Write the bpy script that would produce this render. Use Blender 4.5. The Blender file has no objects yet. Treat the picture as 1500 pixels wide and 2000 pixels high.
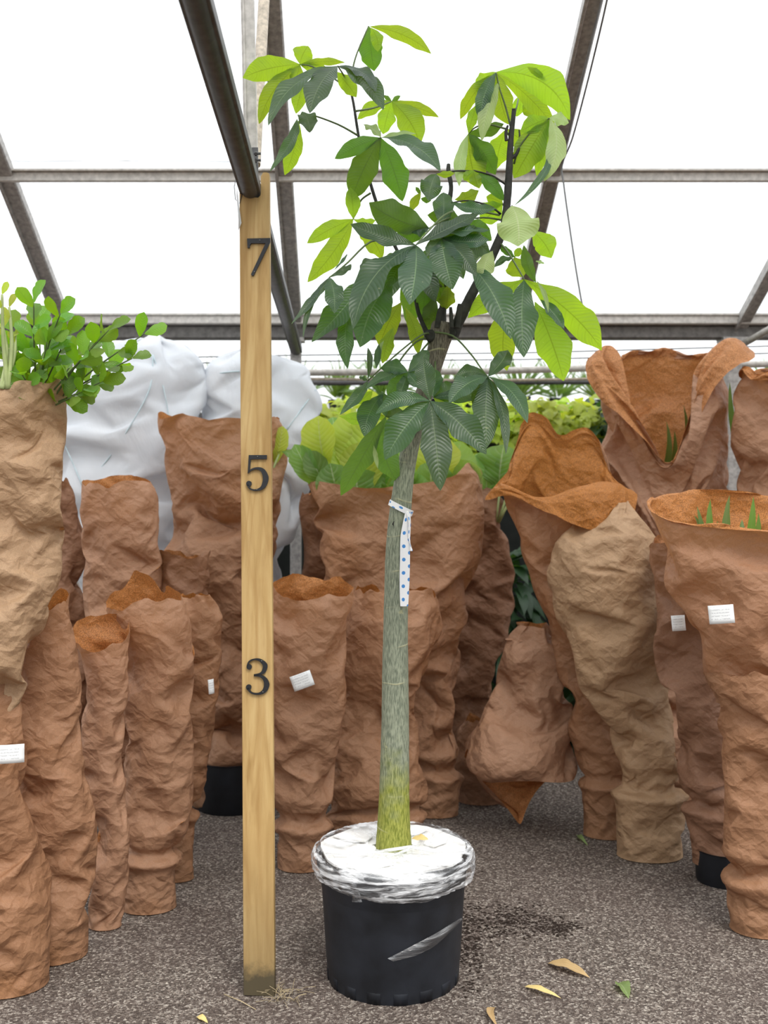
import bpy, math, random
import numpy as np
from mathutils import Vector

# ------------------------------------------------------------------ camera, sky, light, exposure
SC = bpy.context.scene
COL = SC.collection
F, CX, HY, EYE = 2150.0, 750.0, 900.0, 1.557      # focal length (px), principal column, horizon row, eye height (m)
cam_d = bpy.data.cameras.new('camera')
cam = bpy.data.objects.new('camera', cam_d)
COL.objects.link(cam)
cam.location = (0, 0, EYE)
cam.rotation_euler = (math.pi / 2, 0, 0)
cam_d.sensor_fit = 'VERTICAL'
cam_d.sensor_height = 36.0
cam_d.lens = F / 2000 * 36
cam_d.shift_y = -(1000 - HY) / 2000
cam_d.clip_start = 0.05
cam_d.dof.use_dof = True
cam_d.dof.focus_distance = 3.2
cam_d.dof.aperture_fstop = 3.6
SC.camera = cam

W = bpy.data.worlds.new('overcast_sky')
SC.world = W
W.use_nodes = True
_wt = W.node_tree
_bg = _wt.nodes['Background']
_bg.inputs[0].default_value = (0.965, 0.985, 1.0, 1)
# standard overcast sky: the zenith three times as bright as the horizon
_tc = _wt.nodes.new('ShaderNodeTexCoord')
_sx = _wt.nodes.new('ShaderNodeSeparateXYZ')
_wt.links.new(_tc.outputs['Generated'], _sx.inputs[0])
_mr = _wt.nodes.new('ShaderNodeMapRange')
_wt.links.new(_sx.outputs[2], _mr.inputs[0])
_mr.inputs[1].default_value, _mr.inputs[2].default_value = 0.0, 1.0
_mr.inputs[3].default_value, _mr.inputs[4].default_value = 0.84, 2.52
_wt.links.new(_mr.outputs[0], _bg.inputs[1])
sun_d = bpy.data.lights.new('hazy_sun', 'SUN')
sun_d.energy = 2.3
sun_d.angle = math.radians(24)
sun_d.color = (1.0, 0.96, 0.9)
sun = bpy.data.objects.new('hazy_sun', sun_d)
COL.objects.link(sun)
sun.rotation_euler = (math.radians(30), math.radians(16), 0)
SC.view_settings.view_transform = 'Standard'
SC.view_settings.look = 'None'
SC.view_settings.gamma = 1.0
SC.view_settings.use_curve_mapping = False
SC.view_settings.exposure = 0.0
SC.cycles.use_denoising = True
SC.cycles.max_bounces = 8
SC.cycles.diffuse_bounces = 4
SC.cycles.transmission_bounces = 6
SC.cycles.transparent_max_bounces = 12
SC.cycles.caustics_reflective = False
SC.cycles.caustics_refractive = False

rnd = random.Random(7)
PI = math.pi


def P(px, py, Y):
    """point of the place seen in column px, row py at distance Y"""
    return np.array([(px - CX) / F * Y, Y, EYE - (py - HY) / F * Y])


def floorY(py):
    return F * EYE / (py - HY)


# ------------------------------------------------------------------ noise
_prng = np.random.RandomState(11)
_perm = _prng.permutation(256)
_perm = np.concatenate([_perm, _perm, _perm])
_g = _prng.normal(size=(256, 3))
_g /= np.linalg.norm(_g, axis=1)[:, None]


def perlin(p):
    p = np.asarray(p, float)
    i = np.floor(p).astype(int)
    f = p - i
    i &= 255
    u = f * f * f * (f * (f * 6 - 15) + 10)

    def g(dx, dy, dz):
        h = _perm[_perm[_perm[i[..., 0] + dx] + i[..., 1] + dy] + i[..., 2] + dz] & 255
        return np.sum(_g[h] * (f - np.array([dx, dy, dz])), axis=-1)
    x0 = g(0, 0, 0) + u[..., 0] * (g(1, 0, 0) - g(0, 0, 0))
    x1 = g(0, 1, 0) + u[..., 0] * (g(1, 1, 0) - g(0, 1, 0))
    x2 = g(0, 0, 1) + u[..., 0] * (g(1, 0, 1) - g(0, 0, 1))
    x3 = g(0, 1, 1) + u[..., 0] * (g(1, 1, 1) - g(0, 1, 1))
    y0 = x0 + u[..., 1] * (x1 - x0)
    y1 = x2 + u[..., 1] * (x3 - x2)
    return (y0 + u[..., 2] * (y1 - y0)) * 1.6


def ridge(p):
    return 1 - 2.2 * np.abs(perlin(p))


_cells = _prng.rand(64, 3)


def facets(p):
    """continuous, piecewise flat: distance to the nearest of jittered lattice points, creased where cells meet"""
    i = np.floor(p).astype(int)
    best = np.full(p.shape[:-1], 9.0)
    sec = np.full(p.shape[:-1], 9.0)
    for dx in (-1, 0, 1):
        for dy in (-1, 0, 1):
            for dz in (-1, 0, 1):
                c = i + np.array([dx, dy, dz])
                cc = c & 255
                h = _perm[_perm[_perm[cc[..., 0]] + cc[..., 1]] + cc[..., 2]] & 63
                q = c + _cells[h]
                d = np.linalg.norm(p - q, axis=-1)
                sec = np.minimum(sec, np.maximum(best, d))
                best = np.minimum(best, d)
    return best, sec - best


def lin3(p):
    """piecewise flat noise: random heights on a lattice joined by flat tetrahedra, creased where they meet"""
    i = np.floor(p).astype(int)
    f = p - i
    o = np.argsort(-f, axis=-1)
    fs = np.take_along_axis(f, o, -1)
    w = [1 - fs[..., 0], fs[..., 0] - fs[..., 1], fs[..., 1] - fs[..., 2], fs[..., 2]]
    c = i.copy()
    out = 0
    for k in range(4):
        cc = c & 255
        h = _perm[_perm[_perm[cc[..., 0]] + cc[..., 1]] + cc[..., 2]] & 255
        out = out + w[k] * (h / 127.5 - 1)
        if k < 3:
            c = c.copy()
            np.put_along_axis(c, o[..., k:k + 1], np.take_along_axis(c, o[..., k:k + 1], -1) + 1, -1)
    return out


def _rot(seed):
    q, _ = np.linalg.qr(np.random.RandomState(seed).normal(size=(3, 3)))
    return q


_R = [_rot(k) for k in range(5)]


def crumple(p, seed, big=1.0, st=1.25):
    """crushed paper: flat facets of several sizes meeting in sharp creases"""
    o = np.array([seed * 3.71, seed * 1.93, seed * 5.17])
    wv = np.stack([perlin(p * 4.1 + o), perlin(p * 4.1 + o + 31), perlin(p * 4.1 + o + 67)], -1) * 0.06
    q = (p + wv) * np.array([1, 1, st])
    a = lin3((q @ _R[0]) * 4.2 + o)
    b = lin3((q @ _R[1]) * 7.5 + o)
    c = lin3((q @ _R[2]) * 13 + o)
    d = lin3((q @ _R[3]) * 24 + o)
    e = lin3((q @ _R[4]) * 44 + o)
    return 0.25 + 0.40 * big * a + 0.50 * b + 0.46 * c + 0.26 * d + 0.08 * e


# ------------------------------------------------------------------ mesh helpers
def mesh_np(name, V, Q, uv=None, smooth=True, T=None):
    V = np.asarray(V, float).reshape(-1, 3)
    me = bpy.data.meshes.new(name)
    faces = [tuple(int(k) for k in q) for q in Q]
    me.from_pydata([tuple(v) for v in V], [], faces)
    if smooth:
        me.polygons.foreach_set('use_smooth', [True] * len(me.polygons))
    if uv is not None:
        uv = np.asarray(uv, float).reshape(-1, 2)
        lay = me.uv_layers.new(name='UVMap')
        li = np.empty(len(me.loops), int)
        me.loops.foreach_get('vertex_index', li)
        lay.data.foreach_set('uv', uv[li].ravel())
    me.update()
    return me


def grid_np(name, G, uv=None, wrap=False, flip=False):
    """G: (rows, cols, 3); faces built with numpy"""
    R, C = G.shape[:2]
    idx = np.arange(R * C).reshape(R, C)
    if wrap:
        nx = np.roll(idx, -1, axis=1)
        a, b, c, d = idx[:-1], nx[:-1], nx[1:], idx[1:]
    else:
        a, b, c, d = idx[:-1, :-1], idx[:-1, 1:], idx[1:, 1:], idx[1:, :-1]
    Q = np.stack([a, b, c, d], -1).reshape(-1, 4)
    if flip:
        Q = Q[:, ::-1]
    me = bpy.data.meshes.new(name)
    V = G.reshape(-1, 3)
    me.vertices.add(len(V))
    me.vertices.foreach_set('co', V.astype(np.float32).ravel())
    me.loops.add(Q.size)
    me.loops.foreach_set('vertex_index', Q.astype(np.int32).ravel())
    me.polygons.add(len(Q))
    me.polygons.foreach_set('loop_start', (np.arange(len(Q)) * 4).astype(np.int32))
    me.polygons.foreach_set('use_smooth', np.ones(len(Q), bool))
    me.update(calc_edges=True)
    if uv is not None:
        lay = me.uv_layers.new(name='UVMap')
        lay.data.foreach_set('uv', uv.reshape(-1, 2)[Q.ravel()].astype(np.float32).ravel())
    me.validate()
    return me


class MB:
    """collects shapes that make up ONE object"""
    def __init__(s):
        s.v, s.f = [], []

    def add(s, vs, fs):
        o = len(s.v)
        s.v += [tuple(map(float, v)) for v in vs]
        s.f += [tuple(o + i for i in f) for f in fs]

    def box(s, c, h, rot=None):
        vs = []
        for x in (-1, 1):
            for y in (-1, 1):
                for z in (-1, 1):
                    d = Vector((x * h[0], y * h[1], z * h[2]))
                    if rot is not None:
                        d = rot @ d
                    vs.append(Vector(c) + d)
        s.add(vs, [(0, 1, 3, 2), (4, 6, 7, 5), (0, 4, 5, 1), (2, 3, 7, 6), (0, 2, 6, 4), (1, 5, 7, 3)])

    def bar(s, a, b, w, h, up=(0, 0, 1), bevel=0.0):
        """rectangular bar from a to b, w across, h along up, with chamfered edges"""
        a, b = Vector(a), Vector(b)
        d = (b - a).normalized()
        sd = d.cross(Vector(up)).normalized()
        u = sd.cross(d).normalized()
        e = bevel or min(w, h) * 0.12
        pr = [(-w / 2 + e, -h / 2), (w / 2 - e, -h / 2), (w / 2, -h / 2 + e), (w / 2, h / 2 - e), (w / 2 - e, h / 2), (-w / 2 + e, h / 2), (-w / 2, h / 2 - e), (-w / 2, -h / 2 + e)]
        vs = [p + sd * x + u * y for p in (a, b) for x, y in pr]
        fs = [(i, (i + 1) % 8, 8 + (i + 1) % 8, 8 + i) for i in range(8)] + [tuple(range(7, -1, -1)), tuple(range(8, 16))]
        s.add(vs, fs)

    def tube(s, pts, rad, n=8, cap=True):
        pts = [Vector(p) for p in pts]
        if not hasattr(rad, '__len__'):
            rad = [rad] * len(pts)
        ref = Vector((0.31, 0.2, 0.93)).normalized()
        t0 = (pts[1] - pts[0]).normalized()
        if abs(t0.dot(ref)) > 0.9:
            ref = Vector((1, 0, 0))
        sd = t0.cross(ref).normalized()
        rings = []
        for i, p in enumerate(pts):
            t = (pts[min(i + 1, len(pts) - 1)] - pts[max(i - 1, 0)]).normalized()
            sd = (sd - t * sd.dot(t)).normalized()
            u = t.cross(sd)
            rings.append([p + (sd * math.cos(2 * PI * k / n) + u * math.sin(2 * PI * k / n)) * rad[i] for k in range(n)])
        vs = [v for r in rings for v in r]
        fs = []
        for i in range(len(pts) - 1):
            for k in range(n):
                fs.append((i * n + k, i * n + (k + 1) % n, (i + 1) * n + (k + 1) % n, (i + 1) * n + k))
        if cap:
            fs.append(tuple(range(n - 1, -1, -1)))
            fs.append(tuple((len(pts) - 1) * n + k for k in range(n)))
        s.add(vs, fs)

    def lathe(s, c, prof, n=40, capb=False, capt=False):
        vs = [(c[0] + r * math.cos(2 * PI * k / n), c[1] + r * math.sin(2 * PI * k / n), c[2] + z) for r, z in prof for k in range(n)]
        fs = []
        for i in range(len(prof) - 1):
            for k in range(n):
                fs.append((i * n + k, i * n + (k + 1) % n, (i + 1) * n + (k + 1) % n, (i + 1) * n + k))
        if capb:
            fs.append(tuple(range(n - 1, -1, -1)))
        if capt:
            fs.append(tuple((len(prof) - 1) * n + k for k in range(n)))
        s.add(vs, fs)

    def prism(s, poly, n, t):
        """flat polygon (3-D points) given thickness t along n"""
        k = len(poly)
        n = Vector(n) * t
        vs = [Vector(p) for p in poly] + [Vector(p) + n for p in poly]
        s.add(vs, [tuple(range(k)), tuple(range(2 * k - 1, k - 1, -1))] + [(i, k + i, k + (i + 1) % k, (i + 1) % k) for i in range(k)])

    def mesh(s, name, smooth=True):
        return mesh_np(name, s.v, s.f, smooth=smooth)


def root_of(o):
    while o.parent:
        o = o.parent
    return o


def obj(name, me, mat, parent=None, label=None, smooth_angle=None):
    """one mesh object; vertices come in world coordinates and are kept relative to the thing's base"""
    if isinstance(me, MB):
        me = me.mesh(name)
    o = bpy.data.objects.new(name, me)
    COL.objects.link(o)
    if mat:
        me.materials.append(mat)
    if parent:
        o.parent = parent
        base = root_of(parent).location
        if base.length > 0:
            co = np.empty(len(me.vertices) * 3, np.float32)
            me.vertices.foreach_get('co', co)
            co = co.reshape(-1, 3) - np.array(base, np.float32)
            me.vertices.foreach_set('co', co.ravel())
            me.update()
    if smooth_angle:
        sharp(me, smooth_angle)
    if label:
        o['label'] = label
    return o


def sharp(me, deg=35):
    me.set_sharp_from_angle(angle=math.radians(deg))


def thing(name, loc, label, cat, group=None):
    o = bpy.data.objects.new(name, None)
    COL.objects.link(o)
    o.location = tuple(map(float, loc))
    o.empty_display_size = 0.05
    o['label'] = label
    o['category'] = cat
    if group:
        o['group'] = group
    return o


def tag(o, label, cat, group=None):
    o['label'] = label
    o['category'] = cat
    if group:
        o['group'] = group
    return o


# ------------------------------------------------------------------ materials
class N:
    def __init__(s, name):
        s.m = bpy.data.materials.new(name)
        s.m.use_nodes = True
        s.t = s.m.node_tree
        s.t.nodes.clear()
        s.out = s.t.nodes.new('ShaderNodeOutputMaterial')

    def n(s, typ, **kw):
        nd = s.t.nodes.new('ShaderNode' + typ)
        for k, v in kw.items():
            if k.startswith('i_'):
                s.put(nd.inputs[k[2:].replace('_', ' ')], v)
            elif k.startswith('n_'):
                s.put(nd.inputs[int(k[2:])], v)
            else:
                setattr(nd, k, v)
        return nd

    def put(s, inp, v):
        if hasattr(v, 'node'):
            s.t.links.new(v, inp)
        elif isinstance(v, (tuple, list)) and len(v) == 3 and inp.type == 'RGBA':
            inp.default_value = (*v, 1)
        else:
            inp.default_value = v

    def math(s, op, a, b=None, c=None, clamp=False):
        nd = s.n('Math', operation=op, use_clamp=clamp)
        s.put(nd.inputs[0], a)
        if b is not None:
            s.put(nd.inputs[1], b)
        if c is not None:
            s.put(nd.inputs[2], c)
        return nd.outputs[0]

    def mix(s, f, a, b, blend='MIX'):
        nd = s.n('Mix', data_type='RGBA', blend_type=blend)
        s.put(nd.inputs[0], f)
        s.put(nd.inputs[6], a)
        s.put(nd.inputs[7], b)
        return nd.outputs[2]

    def ramp(s, f, stops):
        nd = s.n('ValToRGB')
        e = nd.color_ramp.elements
        while len(e) < len(stops):
            e.new(0.5)
        for el, (p, c) in zip(e, stops):
            el.position = p
            el.color = (*c, 1) if len(c) == 3 else c
        s.put(nd.inputs[0], f)
        return nd.outputs[0]

    def mrange(s, v, a, b, c=0.0, d=1.0):
        nd = s.n('MapRange', n_0=v, n_1=a, n_2=b, n_3=c, n_4=d)
        return nd.outputs[0]

    def noise(s, vec, scale, detail=3, rough=0.55, dist=0.0, ntype='FBM'):
        nd = s.n('TexNoise', n_2=scale, n_3=detail, n_4=rough)
        nd.noise_type = ntype
        nd.inputs['Distortion'].default_value = dist
        if vec is not None:
            s.put(nd.inputs['Vector'], vec)
        return nd

    def objco(s, scale=None):
        tc = s.n('TexCoord').outputs['Object']
        if scale:
            mp = s.n('Mapping')
            s.put(mp.inputs[0], tc)
            mp.inputs['Scale'].default_value = scale
            return mp.outputs[0]
        return tc

    def bump(s, h, strength=0.3, dist=0.01, normal=None):
        nd = s.n('Bump')
        s.put(nd.inputs['Height'], h)
        nd.inputs['Strength'].default_value = strength
        nd.inputs['Distance'].default_value = dist
        if normal is not None:
            s.put(nd.inputs['Normal'], normal)
        return nd.outputs[0]

    def prin(s, col, rough=0.6, spec=0.4, metal=0.0, normal=None):
        nd = s.n('BsdfPrincipled')
        s.put(nd.inputs['Base Color'], col)
        s.put(nd.inputs['Roughness'], rough)
        s.put(nd.inputs['Specular IOR Level'], spec)
        s.put(nd.inputs['Metallic'], metal)
        if normal is not None:
            s.put(nd.inputs['Normal'], normal)
        return nd.outputs[0]

    def mixs(s, f, a, b):
        nd = s.n('MixShader')
        s.put(nd.inputs[0], f)
        s.put(nd.inputs[1], a)
        s.put(nd.inputs[2], b)
        return nd.outputs[0]

    def done(s, sh):
        s.t.links.new(sh, s.out.inputs[0])
        return s.m


def leaf_mat(name, top, under, trans, tf=0.42, rough=0.42, nv=9, quilt=0.3, vein=(0.2, 0.28, 0.12), spots=0.25, latk=0.24):
    k = N(name)
    uv = k.n('UVMap').outputs[0]
    sep = k.n('SeparateXYZ')
    k.put(sep.inputs[0], uv)
    x = k.math('ABSOLUTE', k.math('SUBTRACT', k.math('MULTIPLY', sep.outputs[0], 2.0), 1.0))
    s = sep.outputs[1]
    ph = k.math('SUBTRACT', k.math('MULTIPLY', s, float(nv)), k.math('MULTIPLY', k.math('POWER', x, 1.3), 1.3))
    fr = k.math('PINGPONG', ph, 0.5)
    lat = k.mrange(fr, 0.0, 0.09, 1.0, 0.0)
    lat = k.math('MULTIPLY', lat, k.mrange(x, 0.55, 1.0, 0.7, 0.0))
    mid = k.mrange(x, 0.015, 0.055, 1.0, 0.0)
    vm = k.math('MAXIMUM', mid, k.math('MULTIPLY', lat, latk))
    rn = k.n('ObjectInfo').outputs['Random']
    hs = k.n('HueSaturation')
    k.put(hs.inputs['Hue'], k.mrange(rn, 0, 1, 0.485, 0.512))
    k.put(hs.inputs['Value'], k.mrange(rn, 0, 1, 0.8, 1.25))
    back = k.n('NewGeometry').outputs['Backfacing']
    nz = k.noise(k.objco(), 22, 3).outputs[0]
    c0 = k.mix(back, top, under)
    c0 = k.mix(k.mrange(nz, 0.35, 0.7, 0.0, 0.35), c0, tuple(min(1, q * 1.5) for q in top))
    c0 = k.mix(vm, c0, vein)
    sp = k.noise(k.objco(), 75, 1).outputs[0]
    c0 = k.mix(k.mrange(sp, 0.765, 0.785, 0.0, spots), c0, (0.75, 0.72, 0.4))
    k.put(hs.inputs['Color'], c0)
    hgt = k.math('ADD', k.math('MULTIPLY', k.math('SINE', k.math('MULTIPLY', fr, 2 * PI)), 1.0), k.math('MULTIPLY', mid, -0.6))
    bp = k.bump(hgt, quilt, 0.004)
    hs2 = k.n('HueSaturation')
    k.put(hs2.inputs['Hue'], k.mrange(rn, 0, 1, 0.485, 0.512))
    k.put(hs2.inputs['Value'], k.mrange(rn, 0, 1, 0.8, 1.2))
    k.put(hs2.inputs['Color'], k.mix(k.math('MULTIPLY', vm, 0.6), trans, tuple(q * 0.45 for q in trans)))
    tr = k.n('BsdfTranslucent')
    k.put(tr.inputs[0], hs2.outputs[0])
    k.put(tr.inputs['Normal'], bp)
    pr = k.prin(hs.outputs[0], k.mix(back, (rough,) * 3, (0.7,) * 3), 0.5, normal=bp)
    return k.done(k.mixs(tf, pr, tr.outputs[0]))


M = {}
M['leaf_old'] = leaf_mat('mature_leaf', (0.028, 0.060, 0.035), (0.15, 0.24, 0.10), (0.20, 0.42, 0.012), 0.38, 0.36, nv=11, quilt=0.25, vein=(0.14, 0.21, 0.10), latk=0.13)
M['leaf_young_backlit'] = leaf_mat('young_backlit_leaf', (0.12, 0.24, 0.03), (0.24, 0.35, 0.10), (0.50, 0.72, 0.02), 0.5, 0.42, nv=11, vein=(0.22, 0.3, 0.06), latk=0.5)  # paler young leaf, with the brightness of backlight put into its colour
M['leaf_pale'] = leaf_mat('pale_leaf', (0.22, 0.33, 0.12), (0.36, 0.45, 0.20), (0.55, 0.75, 0.12), 0.35, 0.5, vein=(0.5, 0.58, 0.3))
M['leaf_bush'] = leaf_mat('bush_leaf', (0.085, 0.21, 0.02), (0.17, 0.3, 0.05), (0.40, 0.70, 0.01), 0.4, 0.35, nv=5, quilt=0.15, vein=(0.2, 0.36, 0.05), spots=0)
M['leaf_lime'] = leaf_mat('lime_leaf', (0.38, 0.47, 0.06), (0.42, 0.5, 0.12), (0.75, 0.88, 0.07), 0.45, 0.5, nv=6, quilt=0.4, vein=(0.6, 0.66, 0.25), spots=0, latk=0.5)
M['leaf_broad'] = leaf_mat('broad_leaf', (0.12, 0.23, 0.055), (0.24, 0.36, 0.13), (0.42, 0.68, 0.07), 0.42, 0.36, nv=5, quilt=0.3, vein=(0.45, 0.55, 0.28), spots=0, latk=0.6)
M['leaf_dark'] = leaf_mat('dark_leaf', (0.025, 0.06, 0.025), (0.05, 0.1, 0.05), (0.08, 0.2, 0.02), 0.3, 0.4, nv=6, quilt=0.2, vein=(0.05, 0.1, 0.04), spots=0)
M['leaf_blade'] = leaf_mat('grass_blade', (0.09, 0.17, 0.04), (0.14, 0.22, 0.07), (0.3, 0.5, 0.05), 0.35, 0.45, nv=1, quilt=0.0, vein=(0.2, 0.27, 0.1), spots=0)
M['leaf_dry'] = leaf_mat('dry_leaf', (0.55, 0.40, 0.17), (0.6, 0.46, 0.22), (0.6, 0.4, 0.12), 0.2, 0.6, nv=1, quilt=0.2, vein=(0.62, 0.5, 0.28), spots=0)


def paper_mat(name, front, back, trans, tf=0.16, wax=0.5):
    k = N(name)
    co = k.objco()
    bf = k.n('NewGeometry').outputs['Backfacing']
    fib = k.noise(co, 330, 2, 0.7).outputs[0]
    big = k.noise(co, 3.5, 2, 0.5).outputs[0]
    rn = k.n('ObjectInfo').outputs['Random']
    fr = k.mix(k.mrange(fib, 0.35, 0.65, 0.0, 1.0), tuple(q * 0.86 for q in front), tuple(min(1, q * 1.1) for q in front))
    bk = k.mix(k.mrange(fib, 0.40, 0.60, 0.0, 1.0), tuple(q * 0.5 for q in back), tuple(min(1, q * 1.3) for q in back))
    wx = k.math('MULTIPLY', k.mrange(big, 0.56, 0.72, 0.0, 1.0), wax)
    fr = k.mix(wx, fr, k.mix(0.5, bk, front))
    hs = k.n('HueSaturation')
    k.put(hs.inputs['Value'], k.mrange(rn, 0, 1, 0.86, 1.12))
    k.put(hs.inputs['Saturation'], k.mrange(rn, 0, 1, 1.06, 0.92))
    k.put(hs.inputs['Color'], k.mix(bf, fr, bk))
    wco = k.mix(0.05, co, k.noise(co, 9, 2).outputs['Color'], 'ADD')

    def fac(sc, rot):
        mp = k.n('Mapping')
        k.put(mp.inputs[0], wco)
        mp.inputs['Rotation'].default_value = rot
        mp.inputs['Scale'].default_value = (1, 1, 1.3)
        v = k.n('TexVoronoi', feature='F1', distance='MANHATTAN')
        k.put(v.inputs['Vector'], mp.outputs[0])
        v.inputs['Scale'].default_value = sc
        return v.outputs[0]
    h = k.math('ADD', k.math('MULTIPLY', fac(15, (0.4, 0.7, 0.3)), 1.0), k.math('MULTIPLY', fac(34, (1.1, 0.2, 0.9)), 0.32))
    bp = k.bump(h, 0.52, 0.016)
    pr = k.prin(hs.outputs[0], 0.62, 0.35, normal=bp)
    tr = k.n('BsdfTranslucent')
    k.put(tr.inputs[0], trans)
    k.put(tr.inputs['Normal'], bp)
    return k.done(k.mixs(tf, pr, tr.outputs[0]))


M['kraft'] = paper_mat('kraft_paper', (0.385, 0.205, 0.115), (0.46, 0.185, 0.05), (0.7, 0.3, 0.09))
M['kraft_tan'] = paper_mat('kraft_paper_tan', (0.42, 0.262, 0.142), (0.46, 0.21, 0.065), (0.75, 0.4, 0.14), wax=0.15)
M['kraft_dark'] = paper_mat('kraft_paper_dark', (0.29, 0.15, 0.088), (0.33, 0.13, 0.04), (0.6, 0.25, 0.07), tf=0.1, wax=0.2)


def m_simple(name, col, rough=0.5, spec=0.4, metal=0.0, var=0.15, scale=20, bump=0.1, bscale=60, bdist=0.003):
    k = N(name)
    co = k.objco()
    nz = k.noise(co, scale, 4).outputs[0]
    c = k.mix(k.mrange(nz, 0.3, 0.7), tuple(q * (1 - var) for q in col), tuple(min(1, q * (1 + var)) for q in col))
    b = k.noise(co, bscale, 3).outputs[0]
    return k.done(k.prin(c, rough, spec, metal, k.bump(b, bump, bdist)))


M['steel'] = m_simple('galvanised_steel', (0.40, 0.38, 0.36), 0.55, 0.5, 0.35, 0.3, 45, 0.1)
M['steel_light'] = m_simple('weathered_steel', (0.60, 0.57, 0.53), 0.6, 0.4, 0.15, 0.2, 40, 0.1)
M['steel_dark'] = m_simple('dark_steel', (0.085, 0.08, 0.08), 0.5, 0.5, 0.4, 0.25, 30, 0.1)
M['steel_beam'] = m_simple('beam_steel', (0.17, 0.16, 0.15), 0.6, 0.4, 0.2, 0.3, 30, 0.1)  # darker grey steel for the beam below the gutter
M['rust_pipe'] = m_simple('beige_pipe', (0.58, 0.50, 0.40), 0.6, 0.4, 0.1, 0.3, 60, 0.1)
M['bolt'] = m_simple('zinc_bolt', (0.12, 0.12, 0.12), 0.4, 0.5, 0.8, 0.2)
M['black_plastic'] = m_simple('black_plastic', (0.012, 0.014, 0.019), 0.5, 0.4, 0, 0.5, 9, 0.15, 30, 0.004)
M['number'] = m_simple('black_enamel', (0.010, 0.010, 0.012), 0.42, 0.5, 0, 0.3, 90, 0.25, 140, 0.002)
M['dark_cloth'] = m_simple('black_ground_cloth', (0.02, 0.022, 0.02), 0.9, 0.1)  # bench top cloth, also on the added black sheet below the bench
M['stem'] = m_simple('green_stem', (0.10, 0.14, 0.05), 0.5, 0.4, 0, 0.25)
M['stem_pale'] = m_simple('pale_stem', (0.36, 0.42, 0.18), 0.5, 0.4, 0, 0.2)
M['branch'] = m_simple('dark_branch', (0.035, 0.034, 0.03), 0.7, 0.3, 0, 0.4, 40, 0.5, 70, 0.004)
M['soil'] = m_simple('dark_soil', (0.028, 0.02, 0.016), 0.95, 0.1, 0, 0.5, 60, 0.9, 90, 0.01)
M['board'] = m_simple('white_foam_board', (0.86, 0.85, 0.83), 0.6, 0.3, 0, 0.05, 25, 0.2, 30, 0.003)
M['straw'] = m_simple('dry_straw', (0.45, 0.36, 0.22), 0.7, 0.3)
M['cable'] = m_simple('grey_cord', (0.2, 0.2, 0.2), 0.6, 0.3)


def mat_cloth():
    k = N('white_frost_cloth')
    co = k.objco()
    c = k.mix(k.mrange(k.noise(co, 4, 4).outputs[0], 0.3, 0.7), (0.72, 0.75, 0.79), (0.86, 0.87, 0.89))
    h = k.noise(k.objco((1, 1, 0.6)), 4, 4, 0.5, 0.8).outputs[0]
    bp = k.bump(h, 0.5, 0.05)
    tr = k.n('BsdfTranslucent')
    k.put(tr.inputs[0], (0.85, 0.88, 0.92))
    return k.done(k.mixs(0.25, k.prin(c, 0.75, 0.25, normal=bp), tr.outputs[0]))


M['cloth'] = mat_cloth()
M['cloth_seam'] = m_simple('cloth_seam', (0.55, 0.66, 0.70), 0.7, 0.3)


def mat_film(name, clear, tint=(0.93, 0.95, 0.98), gl=0.12, bs=3.0):
    k = N(name)
    co = k.objco()
    h = k.noise(k.objco((1, 0.25, 1)), bs, 4, 0.5, 1.0).outputs[0]
    bp = k.bump(h, 0.4, 0.03)
    tp = k.n('BsdfTransparent')
    tp.inputs[0].default_value = (*tint, 1)
    tr = k.n('BsdfTranslucent')
    k.put(tr.inputs[0], (0.92, 0.94, 0.96))
    k.put(tr.inputs['Normal'], bp)
    g = k.n('BsdfGlossy')
    g.inputs['Roughness'].default_value = 0.3
    k.put(g.inputs['Normal'], bp)
    a = k.mixs(clear, tr.outputs[0], tp.outputs[0])
    return k.done(k.mixs(gl, a, g.outputs[0]))


M['film'] = mat_film('greenhouse_film', 0.30, gl=0.04)


def mat_wrap(name, lo, hi, mx):
    k = N(name)
    co = k.objco((1, 1, 7))
    h = k.noise(co, 14, 5, 0.6, 1.2).outputs[0]
    bp = k.bump(h, 0.5, 0.008)
    tp = k.n('BsdfTransparent')
    tp.inputs[0].default_value = (0.97, 0.97, 0.97, 1)
    df = k.n('BsdfDiffuse')
    k.put(df.inputs[0], (0.9, 0.91, 0.93))
    k.put(df.inputs['Normal'], bp)
    gl = k.n('BsdfGlossy')
    gl.inputs['Roughness'].default_value = 0.15
    k.put(gl.inputs['Normal'], bp)
    st = k.mrange(k.noise(k.objco((1, 1, 9)), 6.5, 5, 0.62, 1.2).outputs[0], lo, hi, 0.03, mx)
    a = k.mixs(st, tp.outputs[0], df.outputs[0])
    return k.done(k.mixs(0.10, a, gl.outputs[0]))


M['wrap'] = mat_wrap('clear_stretch_wrap', 0.43, 0.62, 0.75)
M['wrap_thin'] = mat_wrap('thin_stretch_wrap', 0.48, 0.70, 0.30)


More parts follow.
